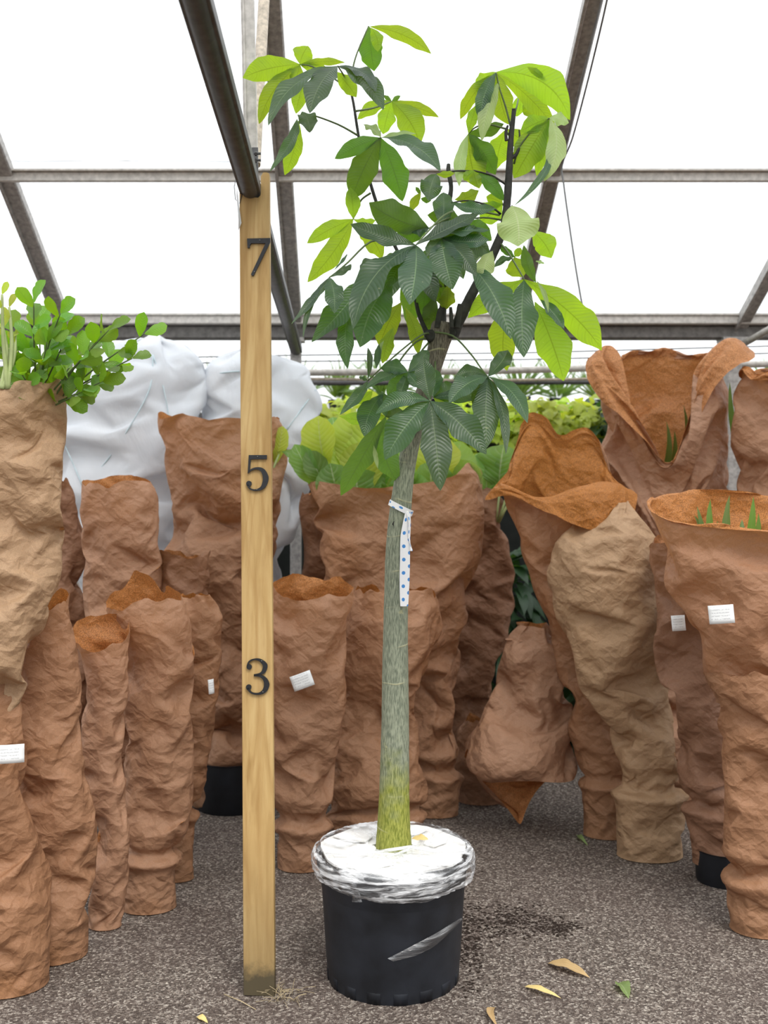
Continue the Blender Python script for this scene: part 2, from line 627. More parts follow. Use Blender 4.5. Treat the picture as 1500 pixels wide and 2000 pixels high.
def mat_ground():
    k = N('gravelly_ground')
    co = k.n('TexCoord').outputs['Object']
    v = k.n('TexVoronoi')
    v.inputs['Scale'].default_value = 150
    k.put(v.inputs['Vector'], co)
    v2 = k.n('TexVoronoi')
    v2.inputs['Scale'].default_value = 320
    k.put(v2.inputs['Vector'], co)
    sepc = k.n('SeparateColor')
    k.put(sepc.inputs[0], v.outputs['Color'])
    base = k.ramp(sepc.outputs[0], [(0.0, (0.078, 0.060, 0.049)), (0.45, (0.165, 0.132, 0.112)), (0.78, (0.30, 0.255, 0.22)), (1.0, (0.62, 0.56, 0.49))])
    fine = k.mix(k.mrange(v2.outputs[0], 0.1, 0.6), (1.15, 1.1, 1.05), (0.55, 0.55, 0.55))
    c = k.mix(1.0, base, fine, 'MULTIPLY')
    nz = k.noise(co, 2.2, 5, 0.6).outputs[0]
    c = k.mix(k.mrange(nz, 0.35, 0.7, 0.0, 0.6), c, k.mix(0.5, c, (0.10, 0.065, 0.058)))
    h = k.math('ADD', v.outputs[0], k.math('MULTIPLY', v2.outputs[0], 0.5))
    return k.done(k.prin(c, 0.85, 0.3, normal=k.bump(h, 0.8, 0.006)))


M['ground'] = mat_ground()
M['chip'] = m_simple('stone_chip', (0.20, 0.165, 0.14), 0.75, 0.3, 0, 0.75, 170, 0.1)


def mat_wood():
    k = N('pine_board')
    co = k.n('TexCoord').outputs['Object']
    mp = k.n('Mapping')
    k.put(mp.inputs[0], co)
    mp.inputs['Scale'].default_value = (1, 1, 0.07)
    n1 = k.noise(mp.outputs[0], 95, 5, 0.65, 0.3).outputs[0]
    n2 = k.noise(mp.outputs[0], 22, 3, 0.5, 1.2).outputs[0]
    rg = k.math('PINGPONG', k.math('MULTIPLY', k.noise(k.objco((1, 1, 0.11)), 7.5, 1, 0.4, 0.6).outputs[0], 9.0), 0.5)
    c = k.ramp(n2, [(0.30, (0.36, 0.215, 0.075)), (0.50, (0.50, 0.33, 0.135)), (0.72, (0.585, 0.415, 0.19))])
    c = k.mix(k.mrange(rg, 0.30, 0.5, 0.0, 0.38), c, (0.36, 0.20, 0.065))
    c = k.mix(k.mrange(n1, 0.5, 0.75, 0.0, 0.4), c, (0.33, 0.19, 0.07))
    sep = k.n('SeparateXYZ')
    k.put(sep.inputs[0], co)
    # dirt soaked into the foot of the board
    nz = k.noise(co, 28, 5, 0.7).outputs[0]
    zz = k.math('ADD', sep.outputs[2], k.math('MULTIPLY', k.math('SUBTRACT', nz, 0.5), 0.12))
    c = k.mix(k.mrange(zz, 0.06, 0.45, 0.7, 0.0), c, (0.22, 0.155, 0.07))
    c = k.mix(k.mrange(zz, 0.045, 0.10, 0.92, 0.0), c, (0.06, 0.05, 0.03))
    kn = k.noise(co, 7, 2).outputs[0]
    c = k.mix(k.mrange(kn, 0.62, 0.75, 0.0, 0.45), c, (0.40, 0.24, 0.08))
    return k.done(k.prin(c, 0.62, 0.3, normal=k.bump(n1, 0.3, 0.003)))


M['wood'] = mat_wood()


def mat_bark():
    k = N('money_tree_bark')
    co = k.n('TexCoord').outputs['Object']
    mp = k.n('Mapping')
    k.put(mp.inputs[0], co)
    mp.inputs['Scale'].default_value = (1, 1, 0.13)
    st = k.noise(mp.outputs[0], 330, 3, 0.6).outputs[0]
    sep = k.n('SeparateXYZ')
    k.put(sep.inputs[0], co)
    z = sep.outputs[2]
    c = k.mix(k.mrange(st, 0.40, 0.60), (0.135, 0.155, 0.11), (0.30, 0.325, 0.235))
    # green algae on the foot of the trunk, ragged upper edge
    nz = k.noise(co, 13, 4, 0.6).outputs[0]
    zz = k.math('ADD', z, k.math('MULTIPLY', k.math('SUBTRACT', nz, 0.5), 0.42))
    g = k.mix(k.mrange(st, 0.38, 0.62), (0.13, 0.155, 0.015), (0.33, 0.34, 0.07))
    c = k.mix(k.mrange(zz, 0.50, 0.70, 1.0, 0.0), c, g)
    # brown weathered top
    tp = k.mix(k.mrange(st, 0.4, 0.6), (0.085, 0.07, 0.055), (0.22, 0.19, 0.15))
    c = k.mix(k.mrange(zz, 1.55, 1.72), c, tp)
    # leaf-scar rings
    zr = k.math('ADD', z, k.math('MULTIPLY', k.math('SUBTRACT', k.noise(co, 6, 2).outputs[0], 0.5), 0.06))
    fr = k.math('PINGPONG', k.math('MULTIPLY', zr, 9.0), 0.5)
    ring = k.mrange(fr, 0.0, 0.03, 1.0, 0.0)
    ring = k.math('MULTIPLY', ring, k.mrange(k.noise(co, 17, 2).outputs[0], 0.45, 0.6))
    c = k.mix(k.math('MULTIPLY', ring, 0.7), c, (0.5, 0.47, 0.28))
    sc = k.noise(co, 23, 3).outputs[0]
    c = k.mix(k.mrange(sc, 0.70, 0.73, 0.0, 0.55), c, (0.42, 0.40, 0.22))
    h = k.math('ADD', st, k.math('MULTIPLY', ring, 0.8))
    return k.done(k.prin(c, 0.65, 0.35, normal=k.bump(h, 0.35, 0.003)))


M['bark'] = mat_bark()


def mat_ribbon():
    k = N('polka_dot_ribbon')
    uv = k.n('UVMap').outputs[0]
    sep = k.n('SeparateXYZ')
    k.put(sep.inputs[0], uv)
    u, v = sep.outputs[0], sep.outputs[1]      # u across 0..1, v along in ribbon widths

    def dots(u0, v0):
        du = k.math('SUBTRACT', u, u0)
        dv = k.math('SUBTRACT', k.math('FRACT', k.math('ADD', k.math('DIVIDE', v, 1.3), v0)), 0.5)
        dv = k.math('MULTIPLY', dv, 1.3)
        r = k.math('SQRT', k.math('ADD', k.math('MULTIPLY', du, du), k.math('MULTIPLY', dv, dv)))
        return k.mrange(r, 0.17, 0.195, 1.0, 0.0)
    d = k.math('MAXIMUM', dots(0.38, 0.0), dots(0.98, 0.5))
    c = k.mix(d, (0.86, 0.86, 0.88), (0.055, 0.25, 0.62))
    return k.done(k.prin(c, 0.4, 0.5))


M['ribbon'] = mat_ribbon()


def mat_sticker():
    k = N('printed_sticker')
    uv = k.n('UVMap').outputs[0]
    sep = k.n('SeparateXYZ')
    k.put(sep.inputs[0], uv)
    line = k.mrange(k.math('PINGPONG', k.math('MULTIPLY', sep.outputs[1], 6.0), 0.5), 0.3, 0.36)
    ins = k.math('MULTIPLY', k.mrange(sep.outputs[0], 0.08, 0.1), k.mrange(sep.outputs[0], 0.82, 0.84, 1.0, 0.0))
    ins = k.math('MULTIPLY', ins, k.mrange(sep.outputs[1], 0.14, 0.16))
    wd = k.mrange(k.noise(uv, 14, 1).outputs[0], 0.42, 0.5)
    f = k.math('MULTIPLY', k.math('MULTIPLY', line, ins), k.math('MULTIPLY', wd, 0.45))
    c = k.mix(f, (0.85, 0.86, 0.86), (0.25, 0.25, 0.27))
    return k.done(k.prin(c, 0.5, 0.3))


M['sticker'] = mat_sticker()

# ------------------------------------------------------------------ the setting: floor, roof frame, film, far wall
fl = MB()
fl.add([(-40, -40, 0), (40, -40, 0), (40, 40, 0), (-40, 40, 0)], [(0, 1, 2, 3)])
floor = obj('floor', fl, M['ground'])
floor['kind'] = 'structure'
floor['label'] = 'dark brown gravelly greenhouse ground'

# small stone chips lying on the ground, too many to count
ch = MB()
for i in range(5200):
    y = rnd.uniform(2.9, 4.6) if i < 4200 else rnd.uniform(4.2, 5.2)
    x = rnd.uniform(-0.42, 0.46) * y
    s = rnd.uniform(0.0016, 0.0042)
    a = rnd.uniform(0, PI)
    c, sn = math.cos(a), math.sin(a)
    e = rnd.uniform(0.45, 1)
    h = s * rnd.uniform(0.5, 1.0)
    b = [(x + c * s, y + sn * s), (x - sn * s * e, y + c * s * e), (x - c * s, y - sn * s), (x + sn * s * e, y - c * s * e)]
    ch.add([(*q, -0.001) for q in b] + [(x + (q[0] - x) * 0.55, y + (q[1] - y) * 0.55, h) for q in b],
           [(0, 1, 5, 4), (1, 2, 6, 5), (2, 3, 7, 6), (3, 0, 4, 7), (4, 5, 6, 7)])
chips = obj('gravel', mesh_np('gravel', ch.v, ch.f, smooth=False), M['chip'], floor)
chips['kind'] = 'stuff'

ceil = bpy.data.objects.new('ceiling', None)
COL.objects.link(ceil)
ceil['kind'] = 'structure'
ceil['label'] = 'galvanised greenhouse roof frame under white plastic film'
GY, GZ, SL = 6.1, 2.30, 0.528           # gutter distance, height, roof slope
RIDGE = 1.6                             # distance of the ridge


def roof(x, y, dz=0.0):
    return Vector((x, y, GZ + SL * (GY - y) + dz))


RX = [-3.03, -1.759, -0.488, 0.732, 1.972, 3.22]
for x in RX:
    m = MB()
    a, b = roof(x, GY), roof(x + 0.0326 * (GY - RIDGE), RIDGE)
    m.bar(a, b, 0.072, 0.05, (0, SL, 1))
    m.bar(a + Vector((-0.034, 0, -0.03)), b + Vector((-0.034, 0, -0.03)), 0.014, 0.03, (0, SL, 1))
    m.bar(a + Vector((0.0, 0, 0.035)), b + Vector((0.0, 0, 0.035)), 0.03, 0.02, (0, SL, 1))
    obj('rafter', m, M['steel'], ceil, smooth_angle=30)
for y in (5.02, 3.3):
    m = MB()
    p = roof(0, y, -0.02)
    m.bar((-4, y, p.z), (4, y, p.z), 0.03, 0.042, (0, 0, 1))
    m.bar((-4, y - 0.012, p.z + 0.026), (4, y - 0.012, p.z + 0.026), 0.05, 0.010, (0, 0, 1))
    obj('purlin', m, M['steel_light'], ceil, smooth_angle=30)
m = MB()
m.bar((-5, GY, GZ + 0.03), (5, GY, GZ + 0.03), 0.16, 0.05)
m.bar((-5, GY - 0.06, GZ + 0.058), (5, GY - 0.06, GZ + 0.058), 0.06, 0.012)
obj('gutter', m, M['steel_light'], ceil, smooth_angle=30)
m = MB()
m.bar((-5, GY + 0.02, GZ - 0.033), (5, GY + 0.02, GZ - 0.033), 0.10, 0.074)
obj('gutter_beam', m, M['steel_beam'], ceil, smooth_angle=30)
for x in (-3.03, -1.759, -0.488, 1.93):
    m = MB()
    w = 0.085 if x > 0 else 0.06
    m.bar((x, GY, 0), (x, GY, GZ - 0.07), w, w, (0, 1, 0))
    m.box((x, GY, GZ - 0.075), (w * 0.8, w * 0.8, 0.012))
    m.box((x, GY, 0.008), (w, w, 0.008))
    obj('column', m, M['steel'], ceil, smooth_angle=30)
# diagonal brace off the right hand column
m = MB()
m.tube([P(1452, 672, 6.05), P(1560, 610, 5.4)], 0.018, 10)
obj('diagonal_brace', m, M['steel_light'], ceil)
# the tie bar that runs over the top of the measuring board, with its two web struts
TA, TB = P(579, 684, 6.06), P(488, 366, 3.34)
tdir = (TB - TA) / np.linalg.norm(TB - TA)
TC = TA + tdir * 4.6
m = MB()
m.tube([TA, TC], 0.029, 14)
m.bar(Vector(TA) + Vector((0.026, 0, 0)), Vector(TC) + Vector((0.026, 0, 0)), 0.012, 0.03)
m.bar(Vector(TA) + Vector((-0.026, 0, 0)), Vector(TC) + Vector((-0.026, 0, 0)), 0.012, 0.03)
obj('tie_bar', m, M['steel_dark'], ceil, smooth_angle=30)
m = MB()
s0 = P(491, 330, 3.52)
m.bar(s0, P(482, -70, 3.52), 0.042, 0.03, (0, 1, 0))
m.bar(s0 + np.array([-0.012, -0.018, 0]), P(482, -70, 3.52) + np.array([-0.012, -0.018, 0]), 0.006, 0.006, (0, 1, 0))
obj('web_strut', m, M['steel_light'], ceil, smooth_angle=30)
m = MB()
m.tube([P(497, 322, 3.58), P(519, -60, 3.95)], 0.020, 12)
obj('web_strut', m, M['rust_pipe'], ceil, smooth_angle=30)
for dy in (300, 313):
    m = MB()
    a = P(496, dy, 3.46)
    m.tube([a, a + np.array([0.022, 0, 0])], 0.0042, 8)
    m.tube([a + np.array([0.003, 0, 0]), a + np.array([0.010, 0, 0])], 0.008, 6)
    obj('bolt', m, M['bolt'], ceil, smooth_angle=30)
m = MB()
a = P(498, 307, 3.50)
m.bar(a + np.array([0, 0, 0.03]), a - np.array([0, 0, 0.05]), 0.02, 0.008, (0, 1, 0))
obj('bracket', m, M['bolt'], ceil, smooth_angle=30)


# plastic film: one sheet per bay between rafters, slack and lightly wrinkled
def film(name, p00, p10, p11, p01, nx, ny, sag, seed, parent):
    u = np.linspace(0, 1, nx)[None, :, None]
    v = np.linspace(0, 1, ny)[:, None, None]
    G = (1 - v) * ((1 - u) * p00 + u * p10) + v * ((1 - u) * p01 + u * p11)
    n = np.cross(np.array(p10) - p00, np.array(p01) - p00)
    n = n / np.linalg.norm(n)
    env = (4 * u * (1 - u))[..., 0] * np.ones((ny, 1))
    q = np.stack([u[..., 0] * 2 + 0 * v[..., 0] + seed, v[..., 0] * 9 + 2.0 * np.abs(u[..., 0] - 0.5) + 0 * u[..., 0], 0 * u[..., 0] + 0 * v[..., 0] + seed], -1)
    w = ridge(q) * 0.010 * (1 - env * 0.7) + perlin(q * 2.3) * 0.006
    G = G + n * (w - env * sag)[..., None]
    return obj(name, grid_np(name, G), M['film'], parent)


ys = (GY, 5.02, 3.3, RIDGE)
for i in range(len(RX) - 1):
    for j in range(3):
        a, b = RX[i], RX[i + 1]
        o = [0.0326 * (GY - ys[j]), 0.0326 * (GY - ys[j + 1])]
        film('roof_film', np.array(roof(a + o[0], ys[j], 0.055)), np.array(roof(b + o[0], ys[j], 0.055)),
             np.array(roof(b + o[1], ys[j + 1], 0.055)), np.array(roof(a + o[1], ys[j + 1], 0.055)), 24, 40, 0.0, i * 3.3 + j, ceil)
# the neighbouring bay beyond the gutter: roof rising away, rafters, far wall
for i, x in enumerate((-3.6, -2.3, -1.0, 0.3, 1.6, 2.9, 4.2)):
    m = MB()
    m.bar((x, GY + 0.1, GZ), (x, 10.6, GZ + SL * 4.5), 0.06, 0.05)
    obj('rafter', m, M['steel'], ceil, smooth_angle=30)
for i, (xa, xb) in enumerate(((-6.5, 0), (0, 6.5))):
    film('roof_film', np.array([xa, GY + 0.1, GZ + 0.06]), np.array([xb, GY + 0.1, GZ + 0.06]), np.array([xb, 10.6, GZ + SL * 4.5 + 0.06]), np.array([xa, 10.6, GZ + SL * 4.5 + 0.06]), 30, 20, 0.0, 30 + i, ceil)
    film('roof_film', np.array([xb, 15.2, GZ + 0.06]), np.array([xa, 15.2, GZ + 0.06]), np.array([xa, 10.6, GZ + SL * 4.5 + 0.06]), np.array([xb, 10.6, GZ + SL * 4.5 + 0.06]), 30, 20, 0.0, 40 + i, ceil)
wall = bpy.data.objects.new('wall_back', None)
COL.objects.link(wall)
wall['kind'] = 'structure'
wall['label'] = 'far greenhouse wall of white film on slim posts'
for i in range(8):
    xa = -6.4 + i * 1.6
    film('wall_film', np.array([xa, 15.2, 0.0]), np.array([xa + 1.6, 15.2, 0.0]), np.array([xa + 1.6, 15.2, 2.35]), np.array([xa, 15.2, 2.35]), 12, 12, 0.0, 60 + i, wall)
    m = MB()
    m.bar((xa, 15.1, 0), (xa, 15.1, 2.4), 0.07, 0.07, (0, 1, 0))
    m.box((xa, 15.1, 0.01), (0.08, 0.08, 0.01))
    obj('wall_post', m, M['steel_light'], wall, smooth_angle=30)


# ------------------------------------------------------------------ measuring board with house numbers
BB, BT = P(506, 1946, 3.2), P(496.5, 337, 3.36)       # foot and top of the front face, board leans on the tie bar
bz = Vector(BT - BB).normalized()
bx = Vector((1, 0, 0))
bx = (bx - bz * bx.dot(bz)).normalized()
bn = bx.cross(bz).normalized()                         # points to the camera (-Y)
if bn.y > 0:
    bn = -bn
LEN = (Vector(BT) - Vector(BB)).length
post = thing('measuring_post', (BB[0], BB[1] + 0.02, 0), 'upright pine board with black house numbers 7, 5 and 3', 'measuring board')


def on_board(px, py, off=0.0):
    """hit of the view ray through a pixel with the board's front face"""
    o = Vector((0, 0, EYE))
    d = Vector(((px - CX) / F, 1, -(py - HY) / F))
    t = (Vector(BB) - o).dot(bn) / d.dot(bn)
    return o + d * t + bn * off


def brd(x, z):
    return Vector(BB) + bx * x + bz * z


hw = 0.0455
nz0 = LEN - 0.072
outline = [(-hw, 0.004), (hw, 0.0), (hw, LEN * 0.5), (hw, LEN - 0.003), (hw - 0.006, LEN), (0.028, LEN), (0.021, LEN - 0.012), (0.019, nz0), (0.012, nz0 - 0.006),
           (-0.028, nz0 - 0.004), (-0.033, nz0 + 0.02), (-0.036, LEN - 0.02), (-0.040, LEN - 0.012), (-hw, LEN - 0.015), (-hw, LEN * 0.5)]
m = MB()
vs = [brd(x, z) for x, z in outline]
k = len(vs)
e = 0.002
front = [brd(x * 0.97, z) for x, z in outline]
m.add([v - bn * 0.036 for v in vs] + [v - bn * e for v in vs] + front,
      [tuple(range(k - 1, -1, -1))] + [(i, (i + 1) % k, k + (i + 1) % k, k + i) for i in range(k)] + [(k + i, k + (i + 1) % k, 2 * k + (i + 1) % k, 2 * k + i) for i in range(k)] + [tuple(2 * k + i for i in range(k))])
obj('board', mesh_np('board', m.v, m.f, smooth=False), M['wood'], post)
# torn strip of pale tape hanging at the board's left edge near the top
m = MB()
tp = [on_board(463, 345, 0.004), on_board(462, 385, 0.004), on_board(466, 430, 0.004), on_board(466, 452, 0.004), on_board(472, 436, 0.004), on_board(467, 400, 0.004), on_board(464, 372, 0.004)]
m.prism(tp, bn, 0.001)
obj('tape', m, M['sticker'], post, 'torn pale tape')
m = MB()
m.tube([on_board(463, 340, 0.002), on_board(458, 365, 0.004), on_board(460, 390, 0.004), on_board(468, 398, 0.002), on_board(474, 374, 0.002)], 0.0012, 6)
obj('wire', m, M['bolt'], post)


def stroke(m, pts, wid, n, t, sub=6):
    """ribbon of changing width along a smooth path of 3-D points in the board's plane, thick t"""
    pts = [np.array(p) for p in pts]
    out, wo = [], []
    K = len(pts)
    for i in range(K - 1):
        p0, p1, p2, p3 = pts[max(i - 1, 0)], pts[i], pts[i + 1], pts[min(i + 2, K - 1)]
        for s in range(sub):
            u = s / sub
            out.append(0.5 * ((2 * p1) + (p2 - p0) * u + (2 * p0 - 5 * p1 + 4 * p2 - p3) * u * u + (3 * p1 - p0 - 3 * p2 + p3) * u ** 3))
            wo.append(wid[i] * (1 - u) + wid[i + 1] * u)
    out.append(pts[-1])
    wo.append(wid[-1])
    nn = np.array(n)
    vs = []
    for i, p in enumerate(out):
        d = out[min(i + 1, len(out) - 1)] - out[max(i - 1, 0)]
        d /= np.linalg.norm(d) + 1e-9
        sd = np.cross(d, nn)
        for q, h in ((-1, 0), (1, 0), (1, t), (-1, t)):
            vs.append(p + sd * q * wo[i] / 2 + nn * h)
    fs = []
    for i in range(len(out) - 1):
        for a in range(4):
            fs.append((i * 4 + a, i * 4 + (a + 1) % 4, i * 4 + 4 + (a + 1) % 4, i * 4 + 4 + a))
    L = (len(out) - 1) * 4
    fs += [(3, 2, 1, 0), (L, L + 1, L + 2, L + 3)]
    m.add(vs, fs)


def disc(m, c, r, n, t, k=18):
    c = Vector(c)
    m.prism([c + bx * r * math.cos(2 * PI * i / k) + bz * r * math.sin(2 * PI * i / k) for i in range(k)], n, t)


def z3(x, y):
    return on_board(430 + x / 3.636, 850 + y / 3.636, 0.0005)


U = 3.2 / F / 3.636
TH = 0.007
m7 = MB()
m7.prism([on_board(430 + x / 5, 300 + y / 5, 0.0005) for x, y in ((265, 835), (492, 830), (492, 868), (338, 1180), (330, 1196), (312, 1198), (304, 1184), (445, 882), (306, 882), (294, 900), (292, 925), (270, 925))][::-1], bn, TH)
m5 = MB()
m5.prism([z3(*p) for p in ((205, 142), (333, 142), (333, 170), (219, 172), (213, 252), (198, 272))][::-1], bn, TH)
stroke(m5, [z3(*p) for p in ((200, 268), (224, 246), (262, 236), (302, 250), (325, 300), (315, 350), (290, 380), (250, 390), (214, 380), (196, 352))], [8 * U, 12 * U, 16 * U, 30 * U, 42 * U, 36 * U, 22 * U, 12 * U, 11 * U, 16 * U], bn, TH)
disc(m5, z3(206, 344), 20 * U, bn, TH)
m3 = MB()
stroke(m3, [z3(*p) for p in ((196, 1640), (208, 1606), (246, 1590), (288, 1598), (320, 1632), (312, 1672), (284, 1694), (242, 1703))], [14 * U, 11 * U, 10 * U, 20 * U, 34 * U, 30 * U, 15 * U, 14 * U], bn, TH)
stroke(m3, [z3(*p) for p in ((242, 1703), (286, 1708), (318, 1730), (332, 1770), (316, 1812), (276, 1834), (226, 1828), (196, 1796))], [14 * U, 16 * U, 28 * U, 40 * U, 32 * U, 14 * U, 11 * U, 16 * U], bn, TH)
disc(m3, z3(208, 1644), 19 * U, bn, TH)
disc(m3, z3(204, 1788), 20 * U, bn, TH)
for mm, lab, scr in ((m7, 'black numeral 7', [on_board(497.5, 532), on_board(508, 470.5)]), (m5, 'black numeral 5', [z3(268, 155), z3(262, 388)]), (m3, 'black numeral 3', [z3(296, 1602), z3(305, 1822)])):
    o = obj('number', mesh_np('number', mm.v, mm.f, smooth=False), M['number'], post, lab)
    for s in scr:
        b = MB()
        disc(b, s + bn * TH, 0.0024, bn, 0.0012, 10)
        obj('screw', b, M['bolt'], o)

# ------------------------------------------------------------------ leaves
def norm(v):
    return v / (np.linalg.norm(v) + 1e-12)


def leaf_mesh(name, B, T, w, nc, arch=0.06, side=0.0, fold=0.18, wav=0.08, top=True, seed=0, ns=15, obov=1.12, pw=0.85, cols=(-1, -0.62, -0.28, 0, 0.28, 0.62, 1)):
    """one leaf blade from base B to tip T, w wide, its seen side turned to nc; top says whether that is the upper side"""
    r = random.Random(seed)
    B, T = np.array(B, float), np.array(T, float)
    v = T - B
    L = np.linalg.norm(v)
    v = v / L
    n = norm(nc - v * np.dot(nc, v))
    wd = np.cross(v, n)
    s = np.linspace(0, 1, ns)
    t = np.array(cols)
    hw = (w / 2) * np.sin(PI * np.clip(s, 0, 1) ** obov) ** pw
    hw = np.maximum(hw, w * 0.012)
    hw = hw * (1 + 0.05 * np.sin(s * 17 + r.uniform(0, 6)) + 0.03 * np.sin(s * 31 + r.uniform(0, 6)))
    sg = 1 if top else -1
    p1, p2 = r.uniform(0, 6.3), r.uniform(0, 6.3)
    G = np.zeros((ns, len(t), 3))
    mid = B + np.outer(s * L, v) + np.outer(4 * s * (1 - s) * side * L, wd) + np.outer(4 * s * (1 - s) * arch * L, n)
    for j, tt in enumerate(t):
        off = -sg * 0 + fold * abs(tt) * hw * (sg)
        wv = wav * w * (tt * tt) * np.sin(2 * PI * 2.3 * s + (p1 if tt > 0 else p2)) * np.sin(PI * s)
        G[:, j] = mid + np.outer(hw * tt * math.cos(fold * 0.7), wd) + np.outer(off + wv, n)
    uv = np.stack(np.meshgrid((t + 1) / 2, s), -1)
    me = grid_np(name, G, uv, flip=False)
    # orientation: row x col order gives normal wd x v ; wanted n (seen side) for top
    nrm = np.cross(wd, v)
    if (np.dot(nrm, n) > 0) != top:
        me.flip_normals()
    return me


# ------------------------------------------------------------------ the potted money tree
PC = np.array([P(768, 1660, 3.34)[0], 3.34, 0.0])
tree = thing('potted_money_tree', PC, 'tall potted money tree with a spotted ribbon on its trunk', 'potted tree')
ZR = 0.372
m = MB()
prof = [(0.02, 0.012), (0.185, 0.012), (0.197, 0.0), (0.199, 0.012), (0.199, 0.03), (0.203, 0.06), (0.216, 0.27), (0.2165, 0.275), (0.218, 0.28), (0.224, ZR - 0.03), (0.232, ZR - 0.028), (0.234, ZR), (0.226, ZR + 0.002), (0.222, ZR - 0.03), (0.205, 0.2)]
m.lathe(PC, prof, 72, capb=True)
pot = obj('pot', m, M['black_plastic'], tree, 'black plastic nursery pot', smooth_angle=40)
# raised feet between the drainage notches round the foot of the pot
for i in range(16):
    a = 2 * PI * i / 16 + 0.1
    m = MB()
    r0 = 0.2005
    da = 0.10
    q = []
    for rr, zz in ((r0 - 0.0008, 0.0), (r0 + 0.0005, 0.030)):
        for aa in (a - da, a, a + da):
            q.append((PC[0] + rr * math.cos(aa), PC[1] + rr * math.sin(aa), zz))
    for rr, zz in ((r0 - 0.006, 0.0), (r0 - 0.002, 0.036)):
        for aa in (a - da, a, a + da):
            q.append((PC[0] + rr * math.cos(aa), PC[1] + rr * math.sin(aa), zz))
    m.add(q, [(0, 1, 4, 3), (1, 2, 5, 4), (3, 4, 10, 9), (4, 5, 11, 10), (0, 3, 9, 6), (2, 8, 11, 5), (6, 7, 1, 0), (7, 8, 2, 1)])
    obj('pot_foot', m, M['black_plastic'], pot)
# white boards laid over the soil in irregular pieces
for i, (a0, a1) in enumerate([(-0.12, 2.9), (2.96, 6.1)]):
    m = MB()
    zt = ZR + 0.004 + 0.004 * i
    out = [(PC[0] + (0.220 + 0.006 * math.sin(7 * a)) * math.cos(a), PC[1] + (0.220 + 0.006 * math.sin(7 * a)) * math.sin(a), zt) for a in np.linspace(a0, a1, 19)]
    inn = [(PC[0] + (0.062 + 0.012 * math.sin(5 * a + i)) * math.cos(a), PC[1] + (0.062 + 0.012 * math.sin(5 * a + i)) * math.sin(a), zt) for a in np.linspace(a1 - 0.02, a0 + 0.02, 9)]
    m.prism(out + inn, (0, 0, 1), 0.007)
    obj('cover_board', mesh_np('cover_board', m.v, m.f, smooth=False), M['board'], tree)
for i, (x, y, rot, w, h) in enumerate(((-0.13, -0.08, 0.3, 0.05, 0.035), (0.10, -0.12, -0.4, 0.07, 0.04), (0.13, 0.04, 0.9, 0.045, 0.03), (-0.05, -0.15, 0.1, 0.05, 0.028), (-0.12, 0.08, -0.6, 0.06, 0.04), (0.05, 0.13, 0.5, 0.06, 0.035))):
    m = MB()
    c, sn = math.cos(rot), math.sin(rot)
    zt = ZR + 0.016
    poly = [(PC[0] + x + (u * w) * c - (v * h) * sn, PC[1] + y + (u * w) * sn + (v * h) * c, zt + 0.002 * u) for u, v in ((-1, -0.8), (0.2, -1.1), (1, -0.6), (0.8, 0.9), (-0.3, 1.0), (-0.9, 0.5))]
    m.prism(poly, (0, 0, 1), 0.003)
    obj('board_scrap', mesh_np('board_scrap', m.v, m.f, smooth=False), M['board'], tree)
m = MB()
m.lathe((PC[0], PC[1], 0), [(0.005, ZR - 0.012), (0.215, ZR - 0.014), (0.223, ZR - 0.016)], 40, capb=True)
obj('soil', m, M['soil'], tree)
# clear stretch wrap stretched over the top and gathered round the rim
nA, nR = 220, 26
th = np.linspace(0, 2 * PI, nA, endpoint=False)
pr = [(0.075, 0.024), (0.12, 0.022), (0.17, 0.022), (0.205, 0.021), (0.226, 0.017), (0.238, 0.008), (0.244, -0.008), (0.243, -0.024), (0.240, -0.040), (0.232, -0.052)]
pi_ = np.linspace(0, len(pr) - 1, nR)
rr = np.interp(pi_, range(len(pr)), [q[0] for q in pr])
zz = np.interp(pi_, range(len(pr)), [q[1] for q in pr])
G = np.zeros((nR, nA, 3))
for i in range(nR):
    low = max(0, (i - 12) / (nR - 13))
    q = np.stack([np.cos(th) * 5, np.sin(th) * 5, np.full(nA, i * 0.22)], -1)
    q2 = np.stack([np.cos(th) * 13, np.sin(th) * 13, np.full(nA, i * 0.5)], -1)
    d = ridge(q) * 0.004 + ridge(q2) * 0.003
    sag = low * (0.018 * perlin(np.stack([np.cos(th) * 1.7, np.sin(th) * 1.7, 0 * th], -1)) + 0.010 * np.sin(th - 0.6))
    G[i, :, 0] = PC[0] + (rr[i] + (0.3 + low) * d + low * 0.004) * np.cos(th)
    G[i, :, 1] = PC[1] + (rr[i] + (0.3 + low) * d + low * 0.004) * np.sin(th)
    G[i, :, 2] = ZR + zz[i] + (1 - low) * d * 0.6 + sag
obj('plastic_wrap', grid_np('plastic_wrap', G, wrap=True), M['wrap'], tree, 'crinkled clear stretch wrap')


# loose tails of wrap on the pot side
def potside(px, py, off=0.002):
    """point on the pot wall seen at a pixel"""
    d = np.array([(px - CX) / F, 1, -(py - HY) / F])
    o = np.array([0, 0, EYE])
    t = 3.0
    for _ in range(40):
        p = o + d * t
        rpot = np.interp(p[2], [0, 0.06, 0.28, 0.345, 0.38], [0.203, 0.205, 0.219, 0.226, 0.236]) + off
        x = p[0] - PC[0]
        yy = PC[1] - math.sqrt(max(rpot ** 2 - x * x, 1e-6))
        t += (yy - p[1]) * 0.7
    return o + d * t


